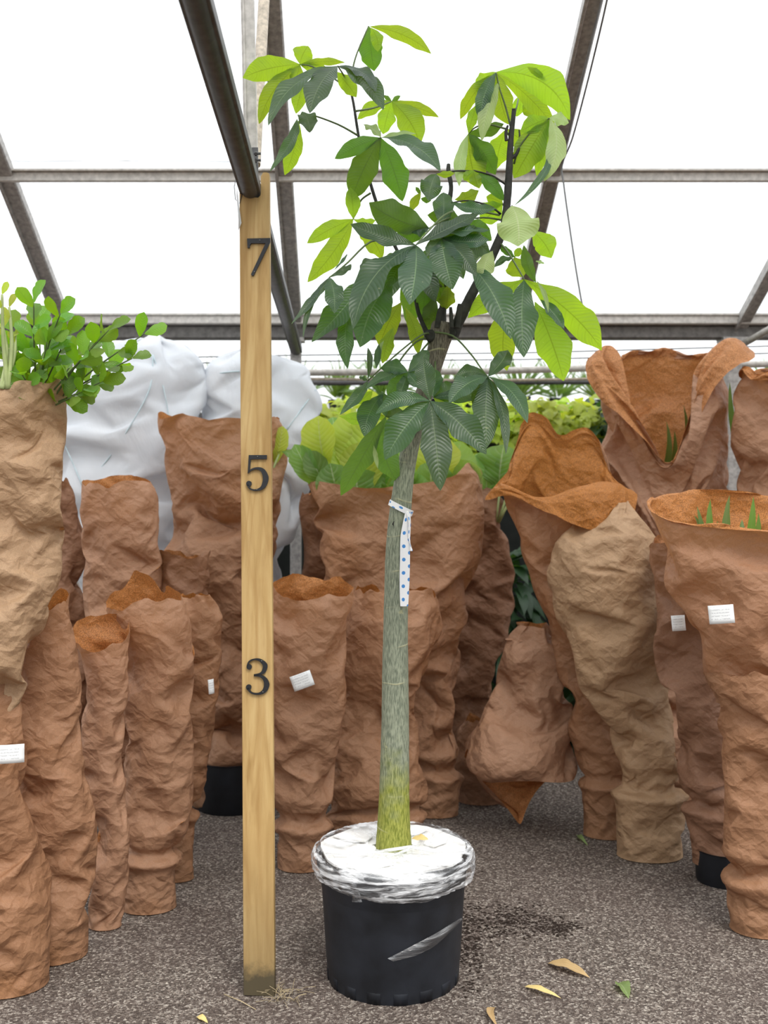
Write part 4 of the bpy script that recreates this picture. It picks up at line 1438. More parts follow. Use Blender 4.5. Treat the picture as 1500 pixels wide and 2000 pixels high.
def sleeve(name, Yc, prof, parent, mat, seed, k=0.8, amp=0.02, nA=120, nZ=120, tilt=0.0, jag=0.03, rim=None, band=None, tight=0.25, pleats=0.0, fold=None, foot=True, label=None, st=1.0, cell=0.075, ex=None, smooth=1, levels=4):
    """a crushed paper tube; prof: rows (py, left px, right px) seen at distance Yc, bottom first.
    rim(theta): extra height of the mouth; fold: (length(theta), turn(theta)) of paper rolled outwards beyond the mouth"""
    pz = np.array([EYE - (q[0] - HY) / F * Yc for q in prof])
    pl = np.array([(q[1] - CX) / F * Yc for q in prof])
    prr = np.array([(q[2] - CX) / F * Yc for q in prof])
    if foot:
        pz[0] = 0.004
    zs = np.linspace(pz[0], pz[-1], 200)
    ker = np.exp(-np.linspace(-2, 2, 13) ** 2)
    ker /= ker.sum()

    def sm(a):
        b = np.interp(zs, pz, a)
        return np.convolve(np.pad(b, 6, mode='edge'), ker, 'valid')
    L_, R_ = sm(pl), sm(prr)
    th = np.linspace(0, 2 * PI, nA, endpoint=False)
    c1 = np.stack([np.cos(th) * 1.3, np.sin(th) * 1.3, np.full(nA, seed * 1.7)], -1)
    c2 = np.stack([np.cos(th) * 4, np.sin(th) * 4, np.full(nA, seed * 2.9)], -1)
    ztop = pz[-1] + tilt * np.sin(th) + jag * (lin3(c1 * 1.6) * 0.9 + lin3(c2 * 0.8) * 0.5)
    if rim is not None:
        ztop = ztop + rim(th)
    v = np.linspace(0, 1, nZ)[:, None]
    Z = pz[0] + v * (ztop[None, :] - pz[0])
    cx = np.interp(Z, zs, (L_ + R_) / 2)
    rx = np.interp(Z, zs, (R_ - L_) / 2) * 0.97
    d = 0 * Z
    if pleats:
        d = d + pleats * ridge(np.stack([np.cos(th)[None, :] * 3.2 + 0 * Z, np.sin(th)[None, :] * 3.2 + 0 * Z, Z * 0.8 + seed], -1))
    H = pz[-1] - pz[0]
    keep = None
    if band is not None:
        zb = EYE - (band - HY) / F * Yc
        ring = 0.6 * perlin(np.stack([np.cos(th) * 3, np.sin(th) * 3, np.full(nA, seed + 0.5)], -1)) * 0.012
        d = d + 0.022 * np.exp(-((Z - zb - ring) / 0.014) ** 2) - 0.022 * np.exp(-((Z - zb - 0.035 - ring) / 0.020) ** 2)
        vb = (zb - pz[0]) / H
        keep = ([0, vb - 0.02, vb + 0.05, vb + 0.12, 1], [0.2, 0.2, 0.3, 1, 1])
    elif foot:
        keep = ([0, 0.08, 0.3, 1], [tight * 0.8, tight, 1, 1])
    X = cx + (rx + d) * np.cos(th)
    Y = Yc + (rx * k + d) * np.sin(th)
    T = np.stack([X, Y, Z], -1)
    if fold is not None:
        ln, tn = fold
        nF = 26
        FL, TN = ln(th), tn(th)
        rows = []
        cur = T[-1].copy()
        for i in range(nF):
            t = (i + 0.5) / nF
            ph = TN * min(1, t * 1.5)
            q = FL / nF
            cur = cur + np.stack([np.sin(ph) * np.cos(th) * q, np.sin(ph) * np.sin(th) * q * 0.9, np.cos(ph) * q], -1)
            rows.append(cur)
        T = np.concatenate([T, np.array(rows)], 0)
    e = (0.075 + 3.8 * amp) if ex is None else ex
    G = crush(T, cell, e, 0.014 + amp * 1.7, seed, levels=levels, vert=st, keep=keep, smooth=smooth)
    G[..., 2] = np.maximum(G[..., 2], 0.003)
    return obj(name, grid_np(name, G, wrap=True), mat, parent, label)


def sticker(px, py, w, h, Y, rot, parent, nrm=(0, -1, 0.05), label='white printed sticker'):
    c = P(px, py, Y)
    n = norm(np.array(nrm, float))
    x = norm(np.cross(np.array([0, 0, 1.0]), -n))
    x = x if x[0] > 0 else -x
    z = np.cross(x, -n) * -1
    if z[2] < 0:
        z = -z
    ca, sa = math.cos(rot), math.sin(rot)
    u, v = x * ca + z * sa, z * ca - x * sa
    a, b = w / 2 / F * Y, h / 2 / F * Y
    G = np.zeros((5, 7, 3))
    uv = np.zeros((5, 7, 2))
    for i in range(5):
        for j in range(7):
            s, t = j / 3 - 1, i / 2 - 1
            G[i, j] = c + u * a * s + v * b * t - n * 0.004 * s * s
            uv[i, j] = (j / 6, i / 4)
    me = grid_np('sticker', G, uv)
    o = obj('sticker', me, M['sticker'], parent, label)
    sol = o.modifiers.new('thick', 'SOLIDIFY')
    sol.thickness = 0.0012
    return o


def base_pot(parent, x, y, r, h=0.2):
    m = MB()
    m.lathe((x, y, 0), [(r * 0.88, 0), (r * 0.9, 0.004), (r * 0.97, h), (r * 1.0, h), (r * 0.93, h), (r * 0.88, h * 0.85)], 32, capb=True)
    return obj('pot', m, M['black_plastic'], parent, smooth_angle=40)


def bag(Yc, prof, label, seed, mat='kraft', cat='wrapped plant', pot=True, name='paper_wrapped_plant', **kw):
    pts = prof[0]
    x = ((pts[1] + pts[2]) / 2 - CX) / F * Yc
    r = (pts[2] - pts[1]) / 2 / F * Yc
    t = thing(name, (x, Yc, 0), label, cat, 'plants wrapped in brown paper')
    if pot:
        base_pot(t, x, Yc, r * kw.get('k', 0.8) * 0.80, 0.15)
    s = sleeve('paper_sleeve', Yc, prof, t, M[mat], seed, **kw)
    return t


def stems_and_leaves(parent, tips, origin, Yo, mat, lw, ll, seed, depth=0.12, per=5, stemw=4, stemmat='stem', obov=0.72, pw=0.6, spread=0.5):
    """leafy twigs: each tip is (px, py); leaves sit alternately along the outer part and in a rosette at the end"""
    r = random.Random(seed)
    for (tx, ty) in tips:
        Yt = Yo + r.uniform(-depth, depth)
        path = smooth_path([np.array([origin[0] + r.uniform(-20, 20), origin[1], Yo]), np.array([(origin[0] * 0.5 + tx * 0.5) + r.uniform(-8, 8), (origin[1] * 0.45 + ty * 0.55), (Yo + Yt) / 2]), np.array([tx, ty, Yt])], 7)
        p3 = [P(*q) for q in path]
        m = MB()
        m.tube(p3, [stemw / F * Yo * (0.6 - 0.35 * i / len(p3)) for i in range(len(p3))], 6)
        tw = obj('twig', m, M[stemmat], parent)
        for j in range(per):
            f = 1 - 0.6 * (j / per) ** 1.1
            i = min(int(f * (len(p3) - 1)), len(p3) - 1)
            b = p3[i]
            ax = norm(p3[min(i + 1, len(p3) - 1)] - p3[max(i - 1, 0)])
            ang = j * 2.4 + r.uniform(-0.4, 0.4)
            sd = norm(np.cross(ax, np.array([0.2, -1, 0.1])))
            up = np.cross(sd, ax)
            dr = norm(ax * (0.9 if j < 2 else 0.35) + (sd * math.cos(ang) + up * math.sin(ang)) * (0.55 if j == 0 else 0.9) + np.array([0, 0, 0.25]))
            L = ll / F * Yo * r.uniform(0.8, 1.15)
            me = leaf_mesh('leaf', b, b + dr * L, lw / F * Yo * r.uniform(0.85, 1.1), norm(np.array([r.uniform(-.6, .6), -1, r.uniform(0.1, 0.9)])), arch=0.06, top=r.random() < 0.75, seed=seed * 97 + j, fold=0.25, wav=0.03, ns=11, obov=1.55, pw=0.5, cols=(-1, -0.5, 0, 0.5, 1))
            obj('leaf', me, M[mat], tw)


def rosette(parent, leaves, hub, Y, mat, seed, stalkmat='stem_pale', nc=(0, -1, 0.3), fold=0.3):
    """big paddle leaves rising from one crown; leaves: (tip px, tip py, width px, base px, base py, depth, upper side seen)"""
    for i, (tx, ty, w, bx_, by_, dy, top) in enumerate(leaves):
        B, T = P(bx_, by_ + 12, Y + dy * 0.3), P(tx, ty, Y + dy * 0.6)
        H = P(hub[0] + (bx_ - hub[0]) * 0.3, hub[1], Y)
        m = MB()
        m.tube([H, (H + B) / 2 + np.array([0, -0.01, 0]), B], [0.008, 0.006, 0.005], 8)
        st = obj('leaf_stalk', m, M[stalkmat], parent)
        rr_ = random.Random(seed * 7 + i)
        me = leaf_mesh('leaf', B, T, 1.25 * w / F * Y, norm(np.array(nc, float) + np.array([rr_.uniform(-.5, .5), 0, rr_.uniform(-.2, .3)])), arch=0.09 if top else -0.06, top=top, seed=seed * 31 + i, fold=fold, wav=0.06, ns=15, obov=1.75, pw=0.58)
        obj('leaf', me, M['leaf_lime' if (top and ty < 870 and i % 3 != 1) else mat], st)


def blades(parent, n, x0, x1, ybase, ytop, Y, mat, seed, w=10, dY=0.08):
    r = random.Random(seed)
    for i in range(n):
        f = (i + 0.5) / n
        bx_ = x0 + (x1 - x0) * (0.5 + (f - 0.5) * 0.7)
        tx = x0 + (x1 - x0) * f + r.uniform(-10, 10)
        ty = ytop + r.uniform(0, (ybase - ytop) * 0.5)
        dy = r.uniform(-dY, dY)
        B, T = P(bx_, ybase, Y + dy), P(tx, ty, Y + dy + r.uniform(-0.04, 0.04))
        me = leaf_mesh('leaf', B, T, w / F * Y, norm(np.array([r.uniform(-.5, .5), -1, 0.3])), arch=0.05, side=r.uniform(-.08, .08), top=True, seed=seed * 13 + i, fold=0.35, wav=0.0, ns=8, obov=0.55, pw=0.7, cols=(-1, 0, 1))
        obj('leaf', me, M[mat], parent)


# --- left row, front to back
t = bag(3.28, [(1965, -87, 97), (1850, -88, 98), (1770, -86, 98), (1690, -84, 82), (1600, -82, 62), (1500, -80, 52), (1430, -75, 44), (1385, -65, 30), (1360, -60, 22)],
        'tall wrapped bush in two paper sleeves, bushy green twigs out of its top', 21, 'kraft', amp=0.024, tight=0.3, jag=0.012)
sleeve('paper_sleeve', 3.28, [(1395, -60, 26), (1350, -75, 38), (1290, -95, 62), (1230, -110, 88), (1150, -120, 103), (1000, -125, 105), (870, -125, 107), (830, -120, 112), (790, -110, 122), (775, -105, 118)],
       t, M['kraft_tan'], 22, amp=0.026, k=0.7, foot=False, jag=0.02, tight=1.0, tilt=0.02, label='lighter tan upper sleeve')
sticker(18, 1473, 56, 36, 3.10, 0.0, t, (0.25, -1, 0.05))
stems_and_leaves(t, [(282, 652), (212, 645), (258, 700), (222, 722), (190, 665), (118, 612), (66, 592), (22, 640), (12, 700), (150, 695), (92, 668), (42, 730), (160, 765), (60, 690), (-20, 640), (110, 740), (200, 745), (75, 635), (130, 655)], (70, 810), 3.28, 'leaf_bush', 30, 46, 5, depth=0.14, per=7)
stems_and_leaves(t, [(4, 575), (18, 600), (30, 655), (6, 640)], (20, 760), 3.16, 'leaf_lime', 13, 34, 9, depth=0.05, per=3, stemw=9, stemmat='stem_pale')

bag(3.47, [(1895, 32, 170), (1800, 32, 171), (1600, 35, 169), (1450, 38, 160), (1300, 45, 152), (1250, 52, 147), (1215, 62, 142), (1192, 72, 139)],
    'smooth-sided paper bundle second from the camera in the left row', 23, amp=0.015, tilt=0.02, jag=0.02, tight=0.35, pleats=0.004)
bag(3.68, [(1835, 172, 238), (1700, 174, 246), (1640, 180, 247), (1610, 176, 243), (1500, 172, 250), (1350, 168, 252), (1290, 152, 254), (1250, 136, 256)],
    'narrow paper bundle with an open orange-lined mouth, third in the left row', 24, amp=0.012, tilt=0.045, jag=0.015, tight=0.5, pot=False)
t = bag(3.84, [(1797, 233, 346), (1700, 240, 345), (1655, 240, 350), (1600, 238, 362), (1400, 240, 366), (1290, 236, 370), (1225, 216, 372), (1185, 207, 352)],
        'wide paper bundle tied low over its pot, black rim showing at the ground', 25, amp=0.014, tilt=0.025, jag=0.035, band=1672, tight=0.2, rim=lambda th: 0.05 * gauss(th, 1.9, 0.3))
t = bag(4.10, [(1735, 300, 380), (1600, 305, 381), (1585, 308, 383), (1500, 312, 405), (1350, 320, 425), (1220, 330, 432), (1195, 340, 424), (1180, 355, 405)],
        'rounded paper bundle with a small white tag on its right side', 26, amp=0.014, band=1590, jag=0.008, k=0.7)
sticker(414, 1341, 15, 28, 3.97, 0.0, t, (0.75, -0.6, 0.1))
t = bag(4.98, [(1572, 378, 508), (1500, 382, 512), (1450, 388, 512), (1350, 390, 520), (1200, 350, 522), (1100, 328, 532), (1000, 345, 546), (950, 338, 546), (890, 324, 546), (848, 316, 546)],
        'big crumpled paper bundle behind the measuring board, above a bare black pot', 27, amp=0.042, foot=False, tilt=0.0, jag=0.02, k=0.7, tight=1, pot=False, rim=lambda th: 0.03 * gauss(th, PI, 0.5))
base_pot(t, t.location.x + 0.02, 4.97, 0.17, 0.22)
rosette(t, [(436, 838, 52, 452, 905, -0.05, True), (470, 828, 40, 470, 905, 0.0, True), (552, 832, 26, 535, 900, -0.05, True), (610, 910, 30, 548, 868, -0.1, True)], (490, 980), 4.95, 'leaf_broad', 3)
bag(4.40, [(1660, 205, 285), (1400, 180, 300), (1170, 165, 306), (1050, 163, 310), (990, 163, 306), (963, 166, 292)],
    'paper bundle standing before the left white cloth bundle', 28, amp=0.022, jag=0.02, tilt=0.01, tight=0.8)
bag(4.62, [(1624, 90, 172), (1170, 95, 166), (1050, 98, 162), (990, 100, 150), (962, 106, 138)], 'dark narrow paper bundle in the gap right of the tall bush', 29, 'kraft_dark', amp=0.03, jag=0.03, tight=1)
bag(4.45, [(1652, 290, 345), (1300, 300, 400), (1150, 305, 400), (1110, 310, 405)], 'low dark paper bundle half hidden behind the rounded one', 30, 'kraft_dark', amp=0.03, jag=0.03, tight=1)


# --- white frost cloth bundles
def cloth_bundle(Yc, prof, label, seed, seams):
    x = ((prof[0][1] + prof[0][2]) / 2 - CX) / F * Yc
    t = thing('cloth_wrapped_plant', (x, Yc, 0), label, 'wrapped plant', 'plants wrapped in white frost cloth')
    base_pot(t, x, Yc, 0.15, 0.2)
    o = sleeve('frost_cloth', Yc, prof, t, M['cloth'], seed, k=0.62, amp=0.022, jag=0.0, tight=1, pleats=0.008, cell=0.10, st=1.1, ex=0.15, smooth=1)
    bpts = o.data.vertices
    co = np.array([v.co for v in bpts]).reshape(-1, 1, 3) + np.array(t.location)
    for sm in seams:
        m = MB()
        pts = []
        for (px, py) in sm:
            # nearest front point of the cloth under that pixel
            qx = CX + co[..., 0] / co[..., 1] * F
            qy = HY - (co[..., 2] - EYE) / co[..., 1] * F
            d = (qx - px) ** 2 + (qy - py) ** 2 + (co[..., 1] > Yc) * 1e6
            i = np.unravel_index(np.argmin(d), d.shape)
            pts.append(co[i] + np.array([0, -0.004, 0]))
        m.tube(smooth_path(pts, 4), 0.0035, 6)
        obj('seam', m, M['cloth_seam'], t)
    return t


cloth_bundle(5.42, [(1517, 195, 330), (1300, 180, 330), (1090, 155, 342), (950, 122, 366), (860, 108, 386), (780, 128, 396), (720, 180, 390), (685, 232, 360), (668, 270, 335), (664, 296, 304)], 'large white frost-cloth bundle left of the measuring board', 31,
             [[(300, 690), (290, 760), (250, 840), (205, 900), (165, 955)], [(300, 690), (320, 760), (330, 830)], [(165, 955), (130, 870), (112, 850)]])
cloth_bundle(5.50, [(1508, 430, 560), (1250, 430, 545), (1100, 415, 548), (1000, 405, 585), (900, 396, 608), (800, 390, 626), (740, 400, 604), (705, 425, 565), (692, 455, 525), (688, 485, 495)], 'white frost-cloth bundle partly behind the measuring board', 32,
             [[(615, 760), (590, 800), (560, 840)], [(400, 735), (440, 728), (470, 722)]])

# --- middle
t = bag(4.22, [(1713, 541, 637), (1650, 540, 640), (1605, 538, 643), (1560, 530, 646), (1400, 526, 664), (1250, 527, 680), (1190, 530, 690), (1165, 535, 684)],
        'paper bundle with a tilted white sticker, just right of the measuring board', 33, amp=0.017, tilt=0.03, jag=0.03, band=1610, tight=0.15)
sticker(590, 1330, 42, 30, 4.065, 0.35, t)
bag(4.45, [(1652, 650, 818), (1600, 645, 824), (1560, 638, 830), (1450, 655, 815), (1380, 668, 805), (1330, 668, 832), (1250, 666, 862), (1205, 676, 850), (1182, 690, 832)],
    'squat crumpled paper bundle directly behind the tree trunk', 34, amp=0.036, jag=0.03, band=1590, tight=0.3, k=0.6)
t = bag(4.84, [(1612, 804, 896), (1520, 803, 898), (1490, 800, 894), (1400, 785, 885), (1330, 745, 892), (1250, 668, 902), (1180, 645, 916), (1100, 642, 930), (1010, 628, 946), (968, 610, 940)],
        'large paper bundle holding broad lime leaves behind the trunk', 35, amp=0.034, jag=0.01, band=1515, tight=0.3, k=0.62, tilt=0.0, rim=lambda th: 0.09 * gauss(th, -0.35, 0.5))
rosette(t, [(622, 812, 60, 640, 915, -0.1, True), (650, 815, 74, 665, 925, 0.05, True), (690, 805, 80, 690, 930, 0.0, True), (735, 815, 80, 715, 930, -0.05, True), (755, 850, 70, 740, 960, -0.08, True), (600, 880, 40, 640, 955, -0.12, True), (805, 850, 70, 790, 960, 0.05, False), (690, 915, 80, 705, 985, -0.15, True), (860, 850, 80, 845, 955, -0.02, True), (900, 862, 74, 875, 965, 0.05, False), (920, 900, 60, 880, 975, -0.12, False), (800, 920, 70, 810, 985, -0.18, True), (645, 905, 60, 665, 985, -0.15, True), (575, 868, 40, 625, 950, -0.1, True), (668, 850, 70, 680, 960, -0.02, True), (712, 860, 76, 720, 970, -0.1, True), (610, 845, 56, 645, 950, 0.02, True), (775, 890, 66, 770, 985, -0.12, True), (840, 900, 70, 835, 985, -0.12, True)], (770, 1040), 4.84, 'leaf_broad', 4)
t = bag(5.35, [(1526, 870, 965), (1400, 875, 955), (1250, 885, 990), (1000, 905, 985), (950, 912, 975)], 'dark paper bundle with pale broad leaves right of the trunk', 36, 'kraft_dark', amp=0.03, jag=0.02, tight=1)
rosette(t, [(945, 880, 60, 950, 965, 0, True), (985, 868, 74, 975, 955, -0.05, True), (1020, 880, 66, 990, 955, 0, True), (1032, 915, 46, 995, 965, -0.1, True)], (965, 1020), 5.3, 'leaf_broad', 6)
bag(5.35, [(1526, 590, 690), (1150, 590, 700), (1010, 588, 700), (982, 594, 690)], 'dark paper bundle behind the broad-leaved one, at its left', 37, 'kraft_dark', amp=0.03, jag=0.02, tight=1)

# --- the fallen, open-ended paper wrap
x0 = (1040 - CX) / F * 4.62
t = thing('paper_wrapped_plant', (x0, 4.66, 0), 'crushed paper wrap slumped mouth-down on the ground, right of the pot', 'wrapped plant', 'plants wrapped in brown paper')
pz = [(1515, 915, 1122), (1480, 905, 1120), (1440, 925, 1112), (1400, 958, 1102), (1350, 980, 1096), (1300, 988, 1096), (1262, 996, 1088), (1246, 1008, 1076)]


def slump(t):
    Yc, seed, nA, nZ = 4.66, 38, 140, 120
    zz = np.array([EYE - (q[0] - HY) / F * Yc for q in pz])
    l = np.array([(q[1] - CX) / F * Yc for q in pz])
    r = np.array([(q[2] - CX) / F * Yc for q in pz])
    th = np.linspace(0, 2 * PI, nA, endpoint=False)
    zbot = zz[0] + 0.03 * gauss(th, FRONT, 0.7) - 0.19 * gauss(th, 1.75, 0.75) + 0.12 * gauss(th, PI, 0.4)
    v = np.linspace(0, 1, nZ)[:, None]
    Z = zbot + v * (zz[-1] - zbot)
    L, R = np.interp(Z, zz, l), np.interp(Z, zz, r)
    low = np.clip((zz[0] - Z) / 0.2, 0, 1)
    rx = (R - L) / 2 * (1 - 0.75 * low)
    X = (L + R) / 2 + rx * np.cos(th)
    Y = Yc + rx * 0.8 * np.sin(th) - low * 0.10
    G = crush(np.stack([X, Y, Z], -1), 0.095, 0.24, 0.06, seed, smooth=1)
    G[..., 2] = np.maximum(G[..., 2], 0.003)
    obj('paper_sleeve', grid_np('paper_sleeve', G, wrap=True), M['kraft'], t)
    # gathered, twisted neck on top
    m = MB()
    c = P(1040, 1246, Yc)
    n = 14
    pr_ = [(0.075, 0.0), (0.045, 0.012), (0.016, 0.022), (0.012, 0.04), (0.02, 0.055), (0.026, 0.07)]
    vs = []
    for i, (rr_, z_) in enumerate(pr_):
        for q in range(n):
            w_ = 1 + 0.3 * math.sin(q * 2.7 + i)
            vs.append((c[0] - 0.04 + rr_ * w_ * math.cos(2 * PI * q / n), c[1] + rr_ * w_ * 0.8 * math.sin(2 * PI * q / n), c[2] - 0.004 + z_))
    m.add(vs, [(i * n + q, i * n + (q + 1) % n, (i + 1) * n + (q + 1) % n, (i + 1) * n + q) for i in range(len(pr_) - 1) for q in range(n)])
    obj('paper_neck', m, M['kraft'], t)


slump(t)
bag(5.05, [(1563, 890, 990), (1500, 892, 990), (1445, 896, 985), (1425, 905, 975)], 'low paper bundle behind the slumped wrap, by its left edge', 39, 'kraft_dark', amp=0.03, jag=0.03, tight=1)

# --- right row, back to front
t = bag(5.0, [(1570, 1235, 1400), (1300, 1230, 1440), (1150, 1220, 1450), (1000, 1202, 1442), (900, 1188, 1434), (800, 1180, 1428), (730, 1190, 1420), (705, 1210, 1405)],
        'big paper bundle with a wide open orange mouth, tallest on the right', 40, amp=0.034, jag=0.015, tight=1, k=0.62, tilt=0.0,
        rim=lambda th: -0.46 * gauss(th, FRONT - 0.25, 0.62) - 0.06 * gauss(th, PI, 0.3),
        fold=(lambda th: 0.015 + 0.20 * gauss(th, FRONT + 0.75, 0.5) + 0.24 * gauss(th, FRONT - 0.95, 0.38), lambda th: 0.5 + 2.0 * gauss(th, FRONT + 0.75, 0.6) + 2.2 * gauss(th, FRONT - 0.95, 0.5)))
blades(t, 5, 1240, 1350, 930, 790, 4.98, 'leaf_blade', 3, 14)
t = bag(4.75, [(1605, 1420, 1600), (1300, 1440, 1620), (1000, 1445, 1620), (850, 1440, 1620), (770, 1446, 1600), (745, 1455, 1590)],
        'paper bundle at the right edge behind the spiky plant', 41, amp=0.03, jag=0.03, tight=1, k=0.6, fold=(lambda th: 0.02 + 0.05 * gauss(th, FRONT, 0.8), lambda th: 2.0 + 0 * th))
blades(t, 4, 1425, 1470, 860, 740, 4.85, 'leaf_blade', 4, 12)
t = bag(4.58, [(1648, 1138, 1240), (1560, 1136, 1241), (1525, 1134, 1245), (1450, 1120, 1250), (1350, 1098, 1258), (1250, 1072, 1266), (1150, 1032, 1250), (1060, 1008, 1232), (1000, 1000, 1215), (970, 996, 1200)],
        'paper bundle with its bright orange lining folded out over the front', 42, amp=0.02, band=1530, jag=0.015, tight=0.3, k=0.7, tilt=0.03,
        rim=lambda th: 0.22 * gauss(th, 2.1, 0.5) + 0.17 * gauss(th, 0.9, 0.5) - 0.02 * gauss(th, FRONT, 0.8),
        fold=(lambda th: 0.015 + 0.26 * gauss(th, FRONT + 0.35, 0.70) + 0.10 * gauss(th, PI + 0.1, 0.35) + 0.09 * gauss(th, 1.5, 0.7), lambda th: 0.9 + 2.0 * gauss(th, FRONT + 0.3, 1.0) + 1.6 * gauss(th, PI + 0.1, 0.4) - 1.6 * gauss(th, 1.5, 0.6)))
bag(4.34, [(1696, 1203, 1335), (1600, 1201, 1334), (1548, 1197, 1336), (1510, 1212, 1326), (1400, 1180, 1306), (1300, 1132, 1301), (1200, 1096, 1305), (1140, 1082, 1300), (1100, 1086, 1292), (1070, 1104, 1270), (1030, 1150, 1246), (1010, 1172, 1235)],
    'stout tan paper bundle tied over a wide pot in the right row', 43, 'kraft_tan', amp=0.028, band=1550, jag=0.015, tight=0.2, k=0.72)
t = bag(4.10, [(1684, 1352, 1470), (1600, 1338, 1470), (1575, 1332, 1470), (1450, 1322, 1462), (1330, 1302, 1452), (1250, 1296, 1442), (1180, 1290, 1440), (1090, 1270, 1440)],
        'dark paper bundle standing in a bare black pot, second from the right edge', 44, 'kraft_dark', amp=0.026, band=1582, jag=0.03, tight=0.3, foot=False, k=0.7, pot=False)
base_pot(t, t.location.x - 0.003, 4.09, 0.106, 0.12)
sticker(1325, 1217, 26, 30, 3.975, 0.1, t, (-0.3, -1, 0.1))
t = bag(3.66, [(1847, 1424, 1562), (1760, 1424, 1562), (1705, 1420, 1562), (1600, 1415, 1562), (1450, 1406, 1562), (1375, 1398, 1562), (1340, 1390, 1562)],
        'nearest paper bundle on the right, spiky green leaves in its wide mouth', 45, 'kraft', amp=0.026, band=1715, jag=0.02, tight=0.25)
sleeve('paper_sleeve', 3.66, [(1372, 1398, 1566), (1340, 1388, 1572), (1250, 1355, 1590), (1150, 1316, 1620), (1080, 1302, 1640), (1045, 1288, 1650), (1025, 1276, 1655)],
       t, M['kraft'], 46, amp=0.024, k=0.62, foot=False, jag=0.012, tight=1.0, tilt=0.055, label='wide upper sleeve with an open mouth',
       fold=(lambda th: 0.012 + 0.05 * gauss(th, FRONT + 0.5, 0.8), lambda th: 1.2 + 1.0 * gauss(th, FRONT + 0.5, 0.8)))
sticker(1409, 1200, 48, 36, 3.478, 0.1, t, (-0.25, -1, 0.05))
blades(t, 9, 1345, 1500, 1085, 960, 3.64, 'leaf_blade', 5, 18, 0.06)


# ------------------------------------------------------------------ growing benches and plants beyond the wrapped rows
def bench(y0, y1, x0, x1, z, label, gap_shade=False):
    b = thing('growing_bench', ((x0 + x1) / 2, (y0 + y1) / 2, 0), label, 'bench')
    m = MB()
    m.bar((x0, y0, z), (x1, y0, z), 0.03, 0.05)
    m.bar((x0, y1, z), (x1, y1, z), 0.03, 0.05)
    n = int((x1 - x0) / 0.6)
    for i in range(n + 1):
        x = x0 + (x1 - x0) * i / n
        m.bar((x, y0, z), (x, y1, z), 0.02, 0.03)
    obj('frame', m, M['steel_dark'], b, smooth_angle=30)
    m = MB()
    m.box(((x0 + x1) / 2, (y0 + y1) / 2, z + 0.028), ((x1 - x0) / 2, (y1 - y0) / 2, 0.006))
    obj('bench_top', m, M['dark_cloth'], b)
    if gap_shade:  # added black sheet stands in for the shade in the gaps below
        q = np.linspace(x0, x1, 90)
        zz = np.linspace(0.01, z - 0.02, 14)
        G = np.array([[(x, y0 - 0.03 - 0.02 * math.sin(x * 19 + 2 * math.sin(x * 3)) * (1 - zz_ / z * 0.7), zz_) for x in q] for zz_ in zz])
        obj('gap_shade', grid_np('gap_shade', G), M['dark_cloth'], b)
    for x in np.linspace(x0 + 0.1, x1 - 0.1, 5):
        for y in (y0 + 0.03, y1 - 0.03):
            m = MB()
            m.bar((x, y, 0), (x, y, z - 0.02), 0.035, 0.035, (0, 1, 0))
            m.box((x, y, 0.006), (0.03, 0.03, 0.006))
            obj('leg', m, M['steel_dark'], b, smooth_angle=30)
    return b


ZB = 1.50
bench(6.45, 7.7, -1.6, 2.6, ZB, 'dark bench with an added black sheet as gap shade, carrying lime-leaved plants beyond the paper bundles', True)
ZB2 = 1.90
bench(8.6, 9.6, -2.4, 3.4, ZB2, 'far tall bench with a rail, carrying grassy plants')


def foliage_plant(x, y, zb, R, H, n, ll, lw, mat, label, name, group, seed, blade=False):
    t = thing(name, (x, y, zb), label, 'potted plant', group)
    m = MB()
    h = 0.12
    m.lathe((x, y, zb), [(0.06, 0), (0.08, h), (0.086, h), (0.086, h + 0.012), (0.076, h + 0.012), (0.07, h - 0.02)], 20, capb=True)
    obj('pot', m, M['black_plastic'], t, smooth_angle=40)
    r = random.Random(seed)
    Gs, Us, Q, off = [], [], [], 0
    for i in range(n):
        a, e = r.uniform(0, 2 * PI), r.uniform(0.15 if blade else -0.35, 1.45)
        d = np.array([math.cos(a) * math.cos(e), math.sin(a) * math.cos(e), math.sin(e)])
        if blade:
            B = np.array([x, y, zb + h]) + d * 0.03
            T = B + d * H * r.uniform(0.6, 1.1) + np.array([0, 0, 0.02])
            nc = norm(np.array([r.uniform(-1, 1), -1, 0.4]))
            L = np.linalg.norm(T - B)
        else:
            c = np.array([x, y, zb + h]) + d * np.array([R, R, H]) * r.uniform(0.45, 1.0)
            dr = norm(d * np.array([1, 1, 0.1]) + np.array([r.uniform(-.6, .6), r.uniform(-.6, .6), r.uniform(-.6, .2)]))
            B, T = c, c + dr * ll * r.uniform(0.7, 1.2)
            nc = norm(d + np.array([r.uniform(-.4, .4), -0.5, 0.5]))
        v = T - B
        L = np.linalg.norm(v)
        v = v / L
        nn = norm(nc - v * np.dot(nc, v))
        wd = np.cross(v, nn)
        S = np.linspace(0, 1, 6)
        tt = np.array([-1, 0, 1])
        hwid = lw / 2 * np.sin(PI * S ** (0.6 if blade else 0.85)) ** 0.7
        for s, hw_ in zip(S, hwid):
            for q in tt:
                Gs.append(B + v * L * s + wd * hw_ * q + nn * (0.25 * abs(q) * hw_ + 4 * s * (1 - s) * 0.10 * L) - np.array([0, 0, (0.12 if blade else 0.2) * L * s * s]))
                Us.append(((q + 1) / 2, s))
        for k_ in range(5):
            for j in range(2):
                Q.append((off + k_ * 3 + j, off + k_ * 3 + j + 1, off + k_ * 3 + j + 4, off + k_ * 3 + j + 3))
        off += 18
    o = obj('foliage', mesh_np('foliage', Gs, Q, uv=Us), M[mat], t)
    o['kind'] = 'stuff'
    return t


